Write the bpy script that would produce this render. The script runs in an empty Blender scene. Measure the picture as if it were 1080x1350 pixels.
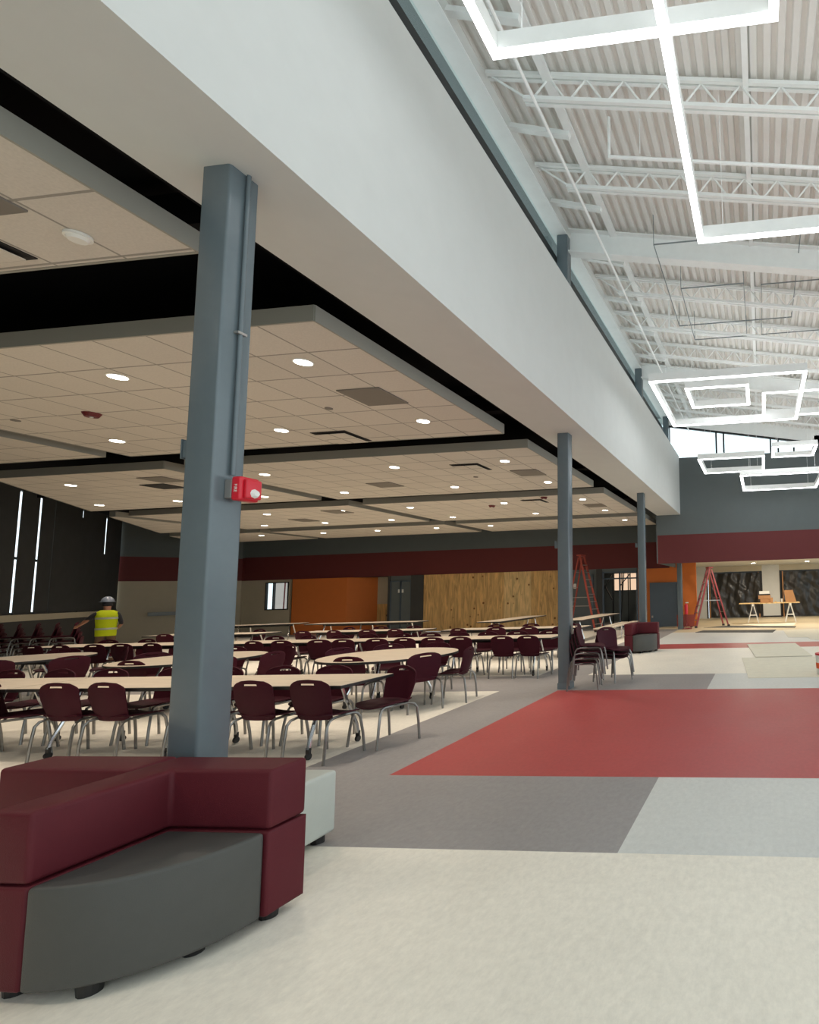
import bpy, bmesh, math, random
from mathutils import Vector, Matrix
random.seed(7)
PI = math.pi
S = bpy.context.scene
COL = S.collection
ORD = ['first', 'second', 'third', 'fourth', 'fifth', 'sixth', 'seventh', 'eighth', 'ninth', 'tenth',
       'eleventh', 'twelfth', 'thirteenth', 'fourteenth', 'fifteenth', 'sixteenth', 'seventeenth', 'eighteenth']

# ------------------------------------------------------------------ materials
def srgb(r, g, b):
    f = lambda c: (c / 255) / 12.92 if c <= 10.3 else (((c / 255) + .055) / 1.055) ** 2.4
    return (f(r), f(g), f(b))

def pmat(name, rgb, rough=.6, metal=0., nscale=0, namt=.0, bump=0., bscale=None, spec=.5, coord='Object', stretch=None):
    m = bpy.data.materials.new(name); m.use_nodes = True
    nt = m.node_tree; b = nt.nodes['Principled BSDF']
    b.inputs['Base Color'].default_value = (*rgb, 1)
    b.inputs['Roughness'].default_value = rough
    b.inputs['Metallic'].default_value = metal
    b.inputs['Specular IOR Level'].default_value = spec
    tc = nt.nodes.new('ShaderNodeTexCoord'); src = tc.outputs[coord]
    if stretch:
        mp = nt.nodes.new('ShaderNodeMapping'); mp.inputs['Scale'].default_value = stretch
        nt.links.new(src, mp.inputs['Vector']); src = mp.outputs['Vector']
    if nscale:
        n = nt.nodes.new('ShaderNodeTexNoise'); n.inputs['Scale'].default_value = nscale; n.inputs['Detail'].default_value = 6
        n.inputs['Roughness'].default_value = .65
        nt.links.new(src, n.inputs['Vector'])
        r = nt.nodes.new('ShaderNodeValToRGB')
        r.color_ramp.elements[0].position = .3; r.color_ramp.elements[1].position = .7
        r.color_ramp.elements[0].color = (*[c * (1 - namt) for c in rgb], 1)
        r.color_ramp.elements[1].color = (*[min(1, c * (1 + namt)) for c in rgb], 1)
        nt.links.new(n.outputs['Fac'], r.inputs['Fac']); nt.links.new(r.outputs['Color'], b.inputs['Base Color'])
    if bump:
        n2 = nt.nodes.new('ShaderNodeTexNoise'); n2.inputs['Scale'].default_value = bscale or 200
        nt.links.new(src, n2.inputs['Vector'])
        bp = nt.nodes.new('ShaderNodeBump'); bp.inputs['Strength'].default_value = bump; bp.inputs['Distance'].default_value = .004
        nt.links.new(n2.outputs['Fac'], bp.inputs['Height']); nt.links.new(bp.outputs['Normal'], b.inputs['Normal'])
    return m

def emat(name, rgb, strength):
    m = bpy.data.materials.new(name); m.use_nodes = True
    nt = m.node_tree; nt.nodes.clear()
    e = nt.nodes.new('ShaderNodeEmission'); e.inputs['Color'].default_value = (*rgb, 1); e.inputs['Strength'].default_value = strength
    o = nt.nodes.new('ShaderNodeOutputMaterial'); nt.links.new(e.outputs[0], o.inputs['Surface'])
    return m

def floor_mat(name, rgb, amt=.05, rough=.42):
    m = pmat(name, rgb, rough, 0, 0, spec=.4)
    nt = m.node_tree; b = nt.nodes['Principled BSDF']
    tc = nt.nodes['Texture Coordinate']
    big = nt.nodes.new('ShaderNodeTexNoise'); big.inputs['Scale'].default_value = 1.1; big.inputs['Detail'].default_value = 4
    sm = nt.nodes.new('ShaderNodeTexNoise'); sm.inputs['Scale'].default_value = 26; sm.inputs['Detail'].default_value = 8; sm.inputs['Roughness'].default_value = .75
    mp = nt.nodes.new('ShaderNodeMapping'); mp.inputs['Scale'].default_value = (1, .6, 1)
    nt.links.new(tc.outputs['Object'], mp.inputs['Vector'])
    nt.links.new(mp.outputs['Vector'], big.inputs['Vector']); nt.links.new(mp.outputs['Vector'], sm.inputs['Vector'])
    # vinyl composition tiles, each a touch different in tone
    br = nt.nodes.new('ShaderNodeTexBrick'); br.offset = 0; br.inputs['Scale'].default_value = 1
    br.inputs['Brick Width'].default_value = .305; br.inputs['Row Height'].default_value = .305
    br.inputs['Mortar Size'].default_value = .0006; br.inputs['Bias'].default_value = 0
    br.inputs['Color1'].default_value = (.45, .45, .45, 1); br.inputs['Color2'].default_value = (.55, .55, .55, 1); br.inputs['Mortar'].default_value = (.4, .4, .4, 1)
    nt.links.new(tc.outputs['Object'], br.inputs['Vector'])
    a = nt.nodes.new('ShaderNodeMath'); a.operation = 'ADD'
    nt.links.new(big.outputs['Fac'], a.inputs[0])
    am = nt.nodes.new('ShaderNodeMath'); am.operation = 'MULTIPLY_ADD'; am.inputs[1].default_value = 2.4; am.inputs[2].default_value = -.7
    nt.links.new(sm.outputs['Fac'], am.inputs[0]); nt.links.new(am.outputs[0], a.inputs[1])
    a2 = nt.nodes.new('ShaderNodeMath'); a2.operation = 'MULTIPLY_ADD'; a2.inputs[1].default_value = 1.6
    nt.links.new(br.outputs['Color'], a2.inputs[0]); nt.links.new(a.outputs[0], a2.inputs[2])
    r = nt.nodes.new('ShaderNodeValToRGB')
    mr = nt.nodes.new('ShaderNodeMapRange'); mr.inputs['From Min'].default_value = 1.25; mr.inputs['From Max'].default_value = 2.35
    nt.links.new(a2.outputs[0], mr.inputs['Value']); nt.links.new(mr.outputs[0], r.inputs['Fac'])
    r.color_ramp.elements[0].color = (*[c * (1 - amt * 2) for c in rgb], 1)
    r.color_ramp.elements[1].color = (*[min(1, c * (1 + amt * 2)) for c in rgb], 1)
    nt.links.new(r.outputs['Color'], b.inputs['Base Color'])
    rr = nt.nodes.new('ShaderNodeMapRange'); rr.inputs['To Min'].default_value = rough - .08; rr.inputs['To Max'].default_value = rough + .15
    nt.links.new(big.outputs['Fac'], rr.inputs['Value']); nt.links.new(rr.outputs[0], b.inputs['Roughness'])
    return m

def tile_mat():
    rgb = srgb(220, 213, 202)
    m = pmat('acoustic_tile', rgb, .9, 0, 0, spec=.2)
    nt = m.node_tree; b = nt.nodes['Principled BSDF']; tc = nt.nodes['Texture Coordinate']
    br = nt.nodes.new('ShaderNodeTexBrick'); br.offset = 0; br.inputs['Scale'].default_value = 1
    br.inputs['Brick Width'].default_value = .61; br.inputs['Row Height'].default_value = .60
    br.inputs['Mortar Size'].default_value = .011; br.inputs['Mortar Smooth'].default_value = .1
    br.inputs['Color1'].default_value = (*rgb, 1); br.inputs['Color2'].default_value = (*[c * .95 for c in rgb], 1)
    br.inputs['Mortar'].default_value = (*[c * .5 for c in rgb], 1)
    nt.links.new(tc.outputs['Object'], br.inputs['Vector'])
    n = nt.nodes.new('ShaderNodeTexNoise'); n.inputs['Scale'].default_value = 60; n.inputs['Detail'].default_value = 5
    nt.links.new(tc.outputs['Object'], n.inputs['Vector'])
    mx = nt.nodes.new('ShaderNodeMixRGB'); mx.blend_type = 'MULTIPLY'; mx.inputs[0].default_value = .22
    nt.links.new(br.outputs['Color'], mx.inputs[1]); nt.links.new(n.outputs['Fac'], mx.inputs[2])
    nt.links.new(mx.outputs[0], b.inputs['Base Color'])
    return m

def plywood_mat(name='plywood', rgb=srgb(212, 172, 112)):
    m = pmat(name, rgb, .65, 0, 0, spec=.3)
    nt = m.node_tree; b = nt.nodes['Principled BSDF']; tc = nt.nodes['Texture Coordinate']
    mp = nt.nodes.new('ShaderNodeMapping'); mp.inputs['Scale'].default_value = (5, 5, .7)
    nt.links.new(tc.outputs['Object'], mp.inputs['Vector'])
    n = nt.nodes.new('ShaderNodeTexNoise'); n.inputs['Scale'].default_value = 1.6; n.inputs['Detail'].default_value = 8; n.inputs['Distortion'].default_value = 1.2
    nt.links.new(mp.outputs['Vector'], n.inputs['Vector'])
    r = nt.nodes.new('ShaderNodeValToRGB'); r.color_ramp.elements[0].position = .3; r.color_ramp.elements[1].position = .7
    r.color_ramp.elements[0].color = (*[c * .6 for c in rgb], 1); r.color_ramp.elements[1].color = (*[min(1, c * 1.25) for c in rgb], 1)
    nt.links.new(n.outputs['Fac'], r.inputs['Fac'])
    v = nt.nodes.new('ShaderNodeTexVoronoi'); v.inputs['Scale'].default_value = 3.2
    nt.links.new(tc.outputs['Object'], v.inputs['Vector'])
    kr = nt.nodes.new('ShaderNodeValToRGB'); kr.color_ramp.elements[0].position = .12; kr.color_ramp.elements[1].position = .2
    kr.color_ramp.elements[0].color = (.3, .2, .13, 1); kr.color_ramp.elements[1].color = (1, 1, 1, 1)
    nt.links.new(v.outputs['Distance'], kr.inputs['Fac'])
    big = nt.nodes.new('ShaderNodeTexNoise'); big.inputs['Scale'].default_value = .9
    nt.links.new(tc.outputs['Object'], big.inputs['Vector'])
    br = nt.nodes.new('ShaderNodeValToRGB'); br.color_ramp.elements[0].position = .48; br.color_ramp.elements[1].position = .52
    nt.links.new(big.outputs['Fac'], br.inputs['Fac'])
    mxk = nt.nodes.new('ShaderNodeMixRGB'); mxk.blend_type = 'MULTIPLY'
    nt.links.new(br.outputs['Color'], mxk.inputs[0])
    nt.links.new(r.outputs['Color'], mxk.inputs[1]); nt.links.new(kr.outputs['Color'], mxk.inputs[2])
    nt.links.new(mxk.outputs[0], b.inputs['Base Color'])
    return m

def laminate_mat(name='maple_laminate', rgb=srgb(206, 192, 172)):
    m = pmat(name, rgb, .38, 0, 0, spec=.45)
    nt = m.node_tree; b = nt.nodes['Principled BSDF']; tc = nt.nodes['Texture Coordinate']
    mp = nt.nodes.new('ShaderNodeMapping'); mp.inputs['Scale'].default_value = (.8, 14, 14)
    nt.links.new(tc.outputs['Object'], mp.inputs['Vector'])
    n = nt.nodes.new('ShaderNodeTexNoise'); n.inputs['Scale'].default_value = 3; n.inputs['Detail'].default_value = 8
    nt.links.new(mp.outputs['Vector'], n.inputs['Vector'])
    r = nt.nodes.new('ShaderNodeValToRGB'); r.color_ramp.elements[0].position = .3; r.color_ramp.elements[1].position = .7
    r.color_ramp.elements[0].color = (*[c * .8 for c in rgb], 1); r.color_ramp.elements[1].color = (*[min(1, c * 1.1) for c in rgb], 1)
    nt.links.new(n.outputs['Fac'], r.inputs['Fac']); nt.links.new(r.outputs['Color'], b.inputs['Base Color'])
    return m

M = {}
M['cream'] = floor_mat('cream_floor_tile', srgb(234, 228, 214), .055)
M['dgray'] = floor_mat('dark_gray_floor_tile', srgb(150, 146, 144), .07)
M['lgray'] = floor_mat('light_gray_floor_tile', srgb(206, 207, 202), .05)
M['redf'] = floor_mat('red_floor_tile', srgb(174, 74, 72), .06)
M['tan'] = floor_mat('tan_floor_tile', srgb(205, 190, 160), .05)
M['wall_white'] = pmat('white_wall_paint', srgb(201, 203, 200), .8, 0, 3, .02)
M['wall_beige'] = pmat('beige_wall_paint', srgb(185, 176, 154), .8, 0, 3, .03)
M['wall_gray'] = pmat('slate_gray_wall_paint', srgb(94, 101, 101), .8, 0, 3, .03)
M['maroon'] = pmat('maroon_wall_paint', srgb(98, 38, 38), .75, 0, 3, .03)
M['orange'] = pmat('orange_wall_paint', srgb(206, 114, 48), .75, 0, 3, .03)
M['black'] = pmat('black_plenum_paint', srgb(20, 20, 22), .9, spec=.1)
M['deck'] = pmat('white_roof_deck', srgb(230, 228, 223), .65, 0, 4, .02)
M['steelw'] = pmat('white_painted_steel', srgb(240, 242, 240), .5, 0, 5, .03)
M['steelb'] = pmat('blue_gray_painted_steel', srgb(98, 109, 114), .24, 0, 6, .04, spec=.5)
M['cloudedge'] = pmat('cloud_edge_trim', srgb(150, 148, 138), .6)
M['tile'] = tile_mat()
M['vent'] = pmat('gray_return_grille', srgb(122, 116, 108), .7)
M['ventdark'] = pmat('dark_open_tile', srgb(30, 28, 26), .8)
M['white'] = pmat('white_plastic', srgb(228, 228, 222), .4)
M['plastic'] = pmat('burgundy_polypropylene', srgb(60, 15, 28), .6, 0, 30, .06, bump=.15, bscale=400, spec=.16)
M['tube'] = pmat('gray_steel_tube', srgb(138, 136, 132), .3, .85)
M['chrome'] = pmat('chrome', srgb(210, 210, 210), .12, 1)
M['lam'] = laminate_mat()
M['dark'] = pmat('black_edge_band', srgb(28, 26, 26), .5)
M['vinyl_b'] = pmat('burgundy_vinyl', srgb(86, 28, 36), .55, 0, 8, .05, bump=.3, bscale=260, spec=.22)
M['vinyl_g'] = pmat('gray_vinyl', srgb(76, 76, 73), .48, 0, 8, .04, bump=.25, bscale=260, spec=.35)
M['vinyl_l'] = pmat('light_gray_vinyl', srgb(186, 190, 182), .45, 0, 8, .03, bump=.25, bscale=260)
M['led'] = emat('led_diffuser', (.96, .98, 1), 9)
M['ledadd'] = emat('led_added_uplight', (.96, .98, 1), 9)  # glow for an uplight added to the pendants to brighten the roof
M['dred'] = pmat('dark_red_plastic', srgb(96, 18, 24), .4)
M['down'] = emat('downlight_lens', (1, .93, .82), 14)
M['red'] = pmat('red_alarm_plastic', srgb(205, 30, 48), .35)
M['ladder'] = pmat('orange_red_fiberglass', srgb(152, 66, 54), .5, 0, 10, .06)
M['ladder2'] = pmat('red_fiberglass', srgb(138, 52, 56), .5, 0, 10, .06)
M['alu'] = pmat('aluminium', srgb(175, 170, 165), .35, .8)
M['blind'] = pmat('charcoal_shade_fabric', srgb(60, 62, 62), .9, 0, 3, .1)
M['ply'] = plywood_mat()
M['ply2'] = plywood_mat('plywood_pale', srgb(224, 192, 136))
M['card'] = pmat('cardboard', srgb(176, 130, 88), .85, 0, 6, .05)
M['paper'] = pmat('floor_protection_board', srgb(226, 219, 198), .8, 0, 6, .05)
M['doorb'] = pmat('blue_gray_door_paint', srgb(78, 92, 104), .5, 0, 4, .04)
M['darkwall'] = pmat('dark_gray_wall_paint', srgb(64, 64, 62), .8, 0, 4, .04)
M['frame'] = pmat('dark_bronze_frame', srgb(32, 34, 36), .4, .3)
M['fg'] = pmat('frost_frame', srgb(120, 128, 130), .5)
M['hivis'] = pmat('hi_vis_yellow_fabric', srgb(214, 226, 20), .8)
M['refl'] = pmat('reflective_tape', srgb(150, 152, 130), .4)
M['shirt'] = pmat('dark_shirt_fabric', srgb(28, 28, 34), .9)
M['pants'] = pmat('brown_work_trousers', srgb(84, 62, 44), .9)
M['skin'] = pmat('skin', srgb(150, 104, 80), .6)
M['hat'] = pmat('gray_blue_hard_hat', srgb(120, 128, 142), .3)
M['orangep'] = pmat('orange_label', srgb(230, 96, 44), .5)
M['mat'] = pmat('dark_floor_mat', srgb(72, 72, 70), .9, 0, 30, .1)

def plastic_sheet():
    m = pmat('black_poly_sheeting', srgb(62, 62, 62), .3, 0, 2, .2, spec=.9)
    return m
M['sheet'] = plastic_sheet()
gm = bpy.data.materials.new('clear_glass'); gm.use_nodes = True
nt = gm.node_tree; nt.nodes.clear()
tr = nt.nodes.new('ShaderNodeBsdfTransparent'); tr.inputs['Color'].default_value = (.92, .97, .97, 1)
gl = nt.nodes.new('ShaderNodeBsdfGlossy'); gl.inputs['Roughness'].default_value = .02
mx = nt.nodes.new('ShaderNodeMixShader'); mx.inputs[0].default_value = .08; om = nt.nodes.new('ShaderNodeOutputMaterial')
nt.links.new(tr.outputs[0], mx.inputs[1]); nt.links.new(gl.outputs[0], mx.inputs[2]); nt.links.new(mx.outputs[0], om.inputs['Surface'])
M['glass'] = gm

# ------------------------------------------------------------------ mesh helpers
class MB:
    def __init__(s): s.bm = bmesh.new()
    def box(s, x0, x1, y0, y1, z0, z1, mi=0):
        v = [s.bm.verts.new(p) for p in ((x0,y0,z0),(x1,y0,z0),(x1,y1,z0),(x0,y1,z0),(x0,y0,z1),(x1,y0,z1),(x1,y1,z1),(x0,y1,z1))]
        for f in ((3,2,1,0),(4,5,6,7),(0,1,5,4),(1,2,6,5),(2,3,7,6),(3,0,4,7)):
            fc = s.bm.faces.new([v[i] for i in f]); fc.material_index = mi
        return s
    def obox(s, a, b, w, h, up=(0,0,1)):
        """bar from a to b, w wide, h high, centred on the line"""
        a = Vector(a); b = Vector(b); d = (b - a).normalized(); u = Vector(up)
        r = d.cross(u)
        if r.length < 1e-4: r = d.cross(Vector((1, 0, 0)))
        r.normalize(); u = r.cross(d).normalized()
        v = []
        for p in (a, b):
            for sx, sz in ((-1,-1),(1,-1),(1,1),(-1,1)): v.append(s.bm.verts.new(p + r * sx * w / 2 + u * sz * h / 2))
        for f in ((3,2,1,0),(4,5,6,7),(0,1,5,4),(1,2,6,5),(2,3,7,6),(3,0,4,7)): s.bm.faces.new([v[i] for i in f])
        return s
    def prism(s, pts, z0, z1, mi=0):
        a = [s.bm.verts.new((x, y, z0)) for x, y in pts]; b = [s.bm.verts.new((x, y, z1)) for x, y in pts]
        n = len(pts)
        s.bm.faces.new(a[::-1]).material_index = mi; s.bm.faces.new(b).material_index = mi
        for i in range(n): s.bm.faces.new([a[i], a[(i+1) % n], b[(i+1) % n], b[i]]).material_index = mi
        return s
    def disc(s, cx, cy, r, z0, z1, n=32, r1=None):
        if r1 is None: r1 = r
        a = [s.bm.verts.new((cx + r*math.cos(2*PI*i/n), cy + r*math.sin(2*PI*i/n), z0)) for i in range(n)]
        b = [s.bm.verts.new((cx + r1*math.cos(2*PI*i/n), cy + r1*math.sin(2*PI*i/n), z1)) for i in range(n)]
        s.bm.faces.new(a[::-1]); s.bm.faces.new(b)
        for i in range(n): s.bm.faces.new([a[i], a[(i+1) % n], b[(i+1) % n], b[i]])
        return s
    def tube(s, pts, r, n=8, cap=True):
        P = [Vector(p) for p in pts]; rings = []
        nrm = None
        for i, p in enumerate(P):
            d = (P[min(i+1, len(P)-1)] - P[max(i-1, 0)]).normalized()
            if nrm is None:
                nrm = d.cross(Vector((0, 0, 1)))
                if nrm.length < 1e-3: nrm = d.cross(Vector((1, 0, 0)))
            else: nrm = nrm - d * nrm.dot(d)
            nrm.normalize(); q = d.cross(nrm)
            rr = r[i] if isinstance(r, (list, tuple)) else r
            rings.append([s.bm.verts.new(p + (nrm*math.cos(2*PI*k/n) + q*math.sin(2*PI*k/n)) * rr) for k in range(n)])
        for a, b in zip(rings, rings[1:]):
            for k in range(n): s.bm.faces.new([a[k], a[(k+1) % n], b[(k+1) % n], b[k]])
        if cap: s.bm.faces.new(rings[0][::-1]); s.bm.faces.new(rings[-1])
        return s
    def sphere(s, c, r, sc=(1,1,1), seg=12):
        g = bmesh.ops.create_uvsphere(s.bm, u_segments=seg, v_segments=max(6, seg*2//3), radius=r)
        for v in g['verts']: v.co = Vector((v.co.x*sc[0], v.co.y*sc[1], v.co.z*sc[2])) + Vector(c)
        return s
    def quad(s, pts):
        s.bm.faces.new([s.bm.verts.new(p) for p in pts]); return s
    def build(s, name, mat, parent=None, smooth=False, bevel=0, bseg=2, loc=None, rz=0):
        bmesh.ops.recalc_face_normals(s.bm, faces=s.bm.faces)
        if bevel:
            bmesh.ops.bevel(s.bm, geom=[e for e in s.bm.edges if e.is_manifold and e.calc_face_angle(0) > .5], offset=bevel, segments=bseg, affect='EDGES', profile=.5, clamp_overlap=True)
        me = bpy.data.meshes.new(name); s.bm.to_mesh(me); s.bm.free()
        for m in (mat if isinstance(mat, (list, tuple)) else [mat]): me.materials.append(m)
        if smooth:
            for p in me.polygons: p.use_smooth = True
            try: me.set_sharp_from_angle(angle=math.radians(38))
            except Exception: pass
        o = bpy.data.objects.new(name, me); COL.objects.link(o)
        if parent: o.parent = parent
        if loc: o.location = loc
        if rz: o.rotation_euler.z = rz
        return o

def tag(o, label, cat, group=None):
    o['label'] = label; o['category'] = cat
    if group: o['group'] = group
    return o
def struct(o): o['kind'] = 'structure'; return o
def thing(name, label, cat, loc=(0,0,0), rz=0, group=None):
    o = bpy.data.objects.new(name, None); COL.objects.link(o); o.empty_display_size = .1
    o.location = loc; o.rotation_euler.z = rz
    return tag(o, label, cat, group)
def copy_tree(o, parent=None):
    c = o.copy(); COL.objects.link(c)
    if parent: c.parent = parent
    for ch in list(o.children): copy_tree(ch, c)
    return c

# ------------------------------------------------------------------ floor
def build_floor():
    xs = [-34, -4.44, -3.44, -0.95, 8.0]; ys = [-4, 3.40, 4.74, 8.80, 10.38, 14.75, 16.05, 20.3, 22.2, 30.2]
    mats = [M['cream'], M['dgray'], M['lgray'], M['redf'], M['tan']]
    # rows: material for x-bands (left hall, aisle, mid, right)
    rows = [(0,0,0,0), (0,1,1,2), (0,1,3,3), (1,1,1,2), (0,1,0,0), (1,1,3,3), (0,1,2,2), (0,1,4,4), (1,4,4,4)]
    b = MB(); bm = b.bm
    for j, row in enumerate(rows):
        for i, mi in enumerate(row):
            x0, x1, y0, y1 = xs[i], xs[i+1], ys[j], ys[j+1]
            f = bm.faces.new([bm.verts.new(p) for p in ((x0,y0,0),(x1,y0,0),(x1,y1,0),(x0,y1,0))]); f.material_index = mi
    bmesh.ops.remove_doubles(bm, verts=bm.verts, dist=1e-4)
    o = b.build('floor', mats); return struct(o)
build_floor()

# ------------------------------------------------------------------ high bay shell
ZR, XR, SL = 8.22, -3.2, -.178            # joist seat height at the edge beam and the fall of the roof
def zr(x): return ZR + SL * (x - XR)
def wallbox(name, mat, *a, bevel=0):
    return struct(MB().box(*a).build(name, mat, bevel=bevel))
# bulkhead (fascia + soffit + inner face)
b = MB(); b.box(-3.0, -2.94, -4, 19.7, 4.39, 6.61); b.box(-3.82, -3.0, -4, 19.7, 4.39, 4.45); b.box(-3.82, -3.76, -4, 19.7, 4.45, 6.61); b.box(-3.76, -3.0, -4, 19.7, 6.55, 6.61)
struct(b.build('wall_bulkhead', M['wall_white']))
# corrugated roof deck
b = MB(); bm = b.bm; p = .156; x = -4.9; prof = []
while x < 8:
    prof += [(x, 0), (x + .07, 0), (x + .088, .06), (x + .138, .06)]; x += p
prof = [(x, zr(x) + .05 + dz) for x, dz in prof]
va = [bm.verts.new((x, -4, z)) for x, z in prof]; vb = [bm.verts.new((x, 20.1, z)) for x, z in prof]
vc = [bm.verts.new((x, 20.1, z + .12)) for x, z in prof]; vd = [bm.verts.new((x, -4, z + .12)) for x, z in prof]
for i in range(len(prof) - 1):
    bm.faces.new([va[i], va[i+1], vb[i+1], vb[i]]); bm.faces.new([vd[i], vc[i], vc[i+1], vd[i+1]])
struct(b.build('ceiling', M['deck']))
# edge beam over the columns, with its clips
root = thing('edge_beam', 'long white steel beam above the clerestory windows carrying the roof joists', 'beam')
b = MB(); b.box(-3.58, -3.29, -4, 19.9, 8.08, 8.10); b.box(-3.58, -3.29, -4, 19.9, 8.28, 8.30); b.box(-3.45, -3.42, -4, 19.9, 8.10, 8.28)
b.build('beam_profile', M['steelw'], root)
# longitudinal roof members
def bar(name, label, cat, a, c, w, h, m='steelw', group=None):
    o = MB().obox(a, c, w, h).build(name, M[m]); return tag(o, label, cat, group)
bar('roof_purlin', 'white steel purlin running under the roof deck beside the edge beam', 'beam', (-2.45, -3.9, zr(-2.45) - .03), (-2.45, 19.6, zr(-2.45) - .03), .12, .05)
o = MB().tube([(-2.5, -3.8, 7.5), (-2.5, 19.5, 7.5)], .022).build('sprinkler_main', M['steelw'], smooth=True)
tag(o, 'thin white pipe running the length of the roof near the clerestory', 'pipe')
bar('roof_ridge_conduit', 'white channel running lengthwise under the middle of the roof deck', 'channel', (.03, -3.9, zr(0) - .02), (.03, 19.6, zr(0) - .02), .07, .07)
bar('roof_side_channel', 'white channel running lengthwise under the right part of the roof', 'channel', (2.6, -3.9, zr(2.6) - .02), (2.6, 19.6, zr(2.6) - .02), .07, .07)
# joists
def joist(y, label):
    root = thing('steel_joist', label, 'joist', (0, y, 0), 0, 'open web joists under the white roof')
    x0, x1 = -3.25, 7.6
    b = MB()
    for dy in (-.035, .035): b.obox((x0, dy, zr(x0)), (x1, dy, zr(x1)), .045, .05)
    b.build('top_chord', M['steelw'], root)
    xb = -2.75; D = .33; b = MB()
    for dy in (-.035, .035): b.obox((xb, dy, zr(xb) - D), (x1, dy, zr(x1) - D), .045, .05)
    b.build('bottom_chord', M['steelw'], root)
    b = MB(); x = xb + .08; up = False
    b.tube([(x0 + .05, 0, zr(x0) - .02), (x, 0, zr(x) - D)], .014, 6)
    while x < x1 - .3:
        nx = x + .24
        za = zr(x) - (0 if up else D); zb = zr(nx) - (D if up else 0)
        b.tube([(x, 0, za), (nx, 0, zb)], .013, 6); x = nx; up = not up
    b.build('web', M['steelw'], root, smooth=True)
jl = {6.0: 'white open web joist nearest the camera, under the big front pendant', 7.5: 'white open web joist just in front of the first white girder',
      4.4: 'white open web joist at the top edge of the view', 10.5: 'white open web joist just behind the first white girder',
      12.0: 'white open web joist midway between the first and second girder', 13.5: 'white open web joist just in front of the second girder',
      16.5: 'white open web joist just behind the second girder', 18.0: 'white open web joist nearest the far clerestory wall'}
for y, l in jl.items(): joist(y, l)
def girder(y, label):
    root = thing('roof_girder', label, 'beam', (0, y, 0), 0, 'solid girders on the column lines')
    x0, x1 = -3.28, 7.6
    b = MB(); b.obox((x0, 0, zr(x0) - .02), (x1, 0, zr(x1) - .02), .2, .025); b.obox((x0, 0, zr(x0) - .44), (x1, 0, zr(x1) - .44), .2, .025)
    b.build('flange', M['steelw'], root)
    MB().obox((x0, 0, zr(x0) - .23), (x1, 0, zr(x1) - .23), .02, .40).build('web_plate', M['steelw'], root)
girder(9.05, 'solid white roof girder meeting the second blue gray column'); girder(15.0, 'solid white roof girder meeting the third blue gray column')
# kicker struts from edge beam to purlin
for i, y in enumerate((5.2, 6.75, 8.25, 9.8, 11.3, 12.75, 14.3, 15.8, 17.3)):
    o = MB().obox((-3.3, y, zr(-3.3) - .03), (-2.45, y + .02, zr(-2.45) - .10), .09, .07).build('kicker_brace', M['steelw'])
    tag(o, 'short white brace off the edge beam, %s from the camera' % ORD[i], 'brace', 'short braces along the edge beam')
# sprinkler branch pipes
for i, (y, z, lb) in enumerate(((6.55, 7.4, 'white sprinkler branch pipe with elbow in front of the first girder'), (11.25, 7.35, 'white sprinkler branch pipe behind the first girder'), (16.0, 7.35, 'white sprinkler branch pipe behind the second girder'))):
    root = thing('sprinkler_branch', lb, 'pipe', (0, y, 0), 0, 'sprinkler branch pipes')
    MB().tube([(-1.82, 0, z), (7.4, 0, z - 1.62)], .024).build('pipe', M['steelw'], root, smooth=True)
    MB().tube([(-1.82, 0, z - .03), (-1.82, 0, zr(-1.82))], .02).build('riser', M['steelw'], root, smooth=True)
    MB().tube([(-1.4, 0, z), (-1.4, 0, zr(-1.4))], .006, 6).build('hanger_rod', M['steelw'], root)
# hanging rod frames above the pendants
def rodframe(x0, x1, y0, y1, z, label):
    root = thing('hanging_track', label, 'track', (0, 0, 0), 0, 'thin dark suspension tracks')
    b = MB()
    for a, c in (((x0,y0),(x1,y0)), ((x1,y0),(x1,y1)), ((x1,y1),(x0,y1)), ((x0,y1),(x0,y0))): b.obox((*a, z), (*c, z), .013, .018)
    b.build('track_rail', M['fg'], root)
    b = MB()
    for c in ((x0,y0),(x1,y0),(x1,y1),(x0,y1)): b.tube([(*c, z), (*c, zr(c[0]))], .006, 6)
    b.build('hanger_rod', M['fg'], root)
rodframe(-1.6, .85, 8.45, 11.3, 7.4, 'large thin rectangular suspension track under the roof beyond the first girder')
rodframe(-1.3, -.13, 9.5, 11.6, 7.2, 'small thin rectangular suspension track inside the larger one')
rodframe(.2, 1.9, 9.85, 11.9, 7.35, 'thin suspension track at the right, beside the larger one')

# clerestory glazing above the bulkhead
b = MB(); b.box(-3.58, -3.52, -4, 19.9, 6.61, 6.66); b.box(-3.60, -3.50, -4, 19.9, 7.56, 7.71)
y = -3.4
while y < 19.8:
    b.box(-3.575, -3.535, y, y + .03, 6.61, 7.56); y += 1.51
f = struct(b.build('window_1', M['frame']))
MB().box(-3.556, -3.548, -4, 19.9, 6.66, 8.08).build('pane', M['glass'], f)
struct(MB().box(-5.0, -3.58, -4, 20.1, 8.10, 8.16).build('ceiling_added_overhang', M['fg']))  # overhang added outside so the glass shows gray instead of bright sky
HALL = [(-3.82, -4), (-3.82, 26), (-25.2, 26), (-27.7, 20.5), (-14.0, 3.0), (-14.0, -4)]
struct(MB().prism(HALL, 6.3, 6.4).build('ceiling_lower_roof', M['deck']))
struct(MB().box(-14.1, -14.0, -4, 3.0, 0, 6.3).build('wall_left_near', M['wall_white']))

# end wall of the high bay
ZE = 3.64
struct(MB().box(-3.82, 8, 19.7, 19.9, 2.59, ZE).build('wall_end_band', M['maroon']))
b = MB(); b.box(-3.82, 8, 19.7, 19.9, ZE, 6.52)
struct(b.build('wall_end', M['wall_gray']))
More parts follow.
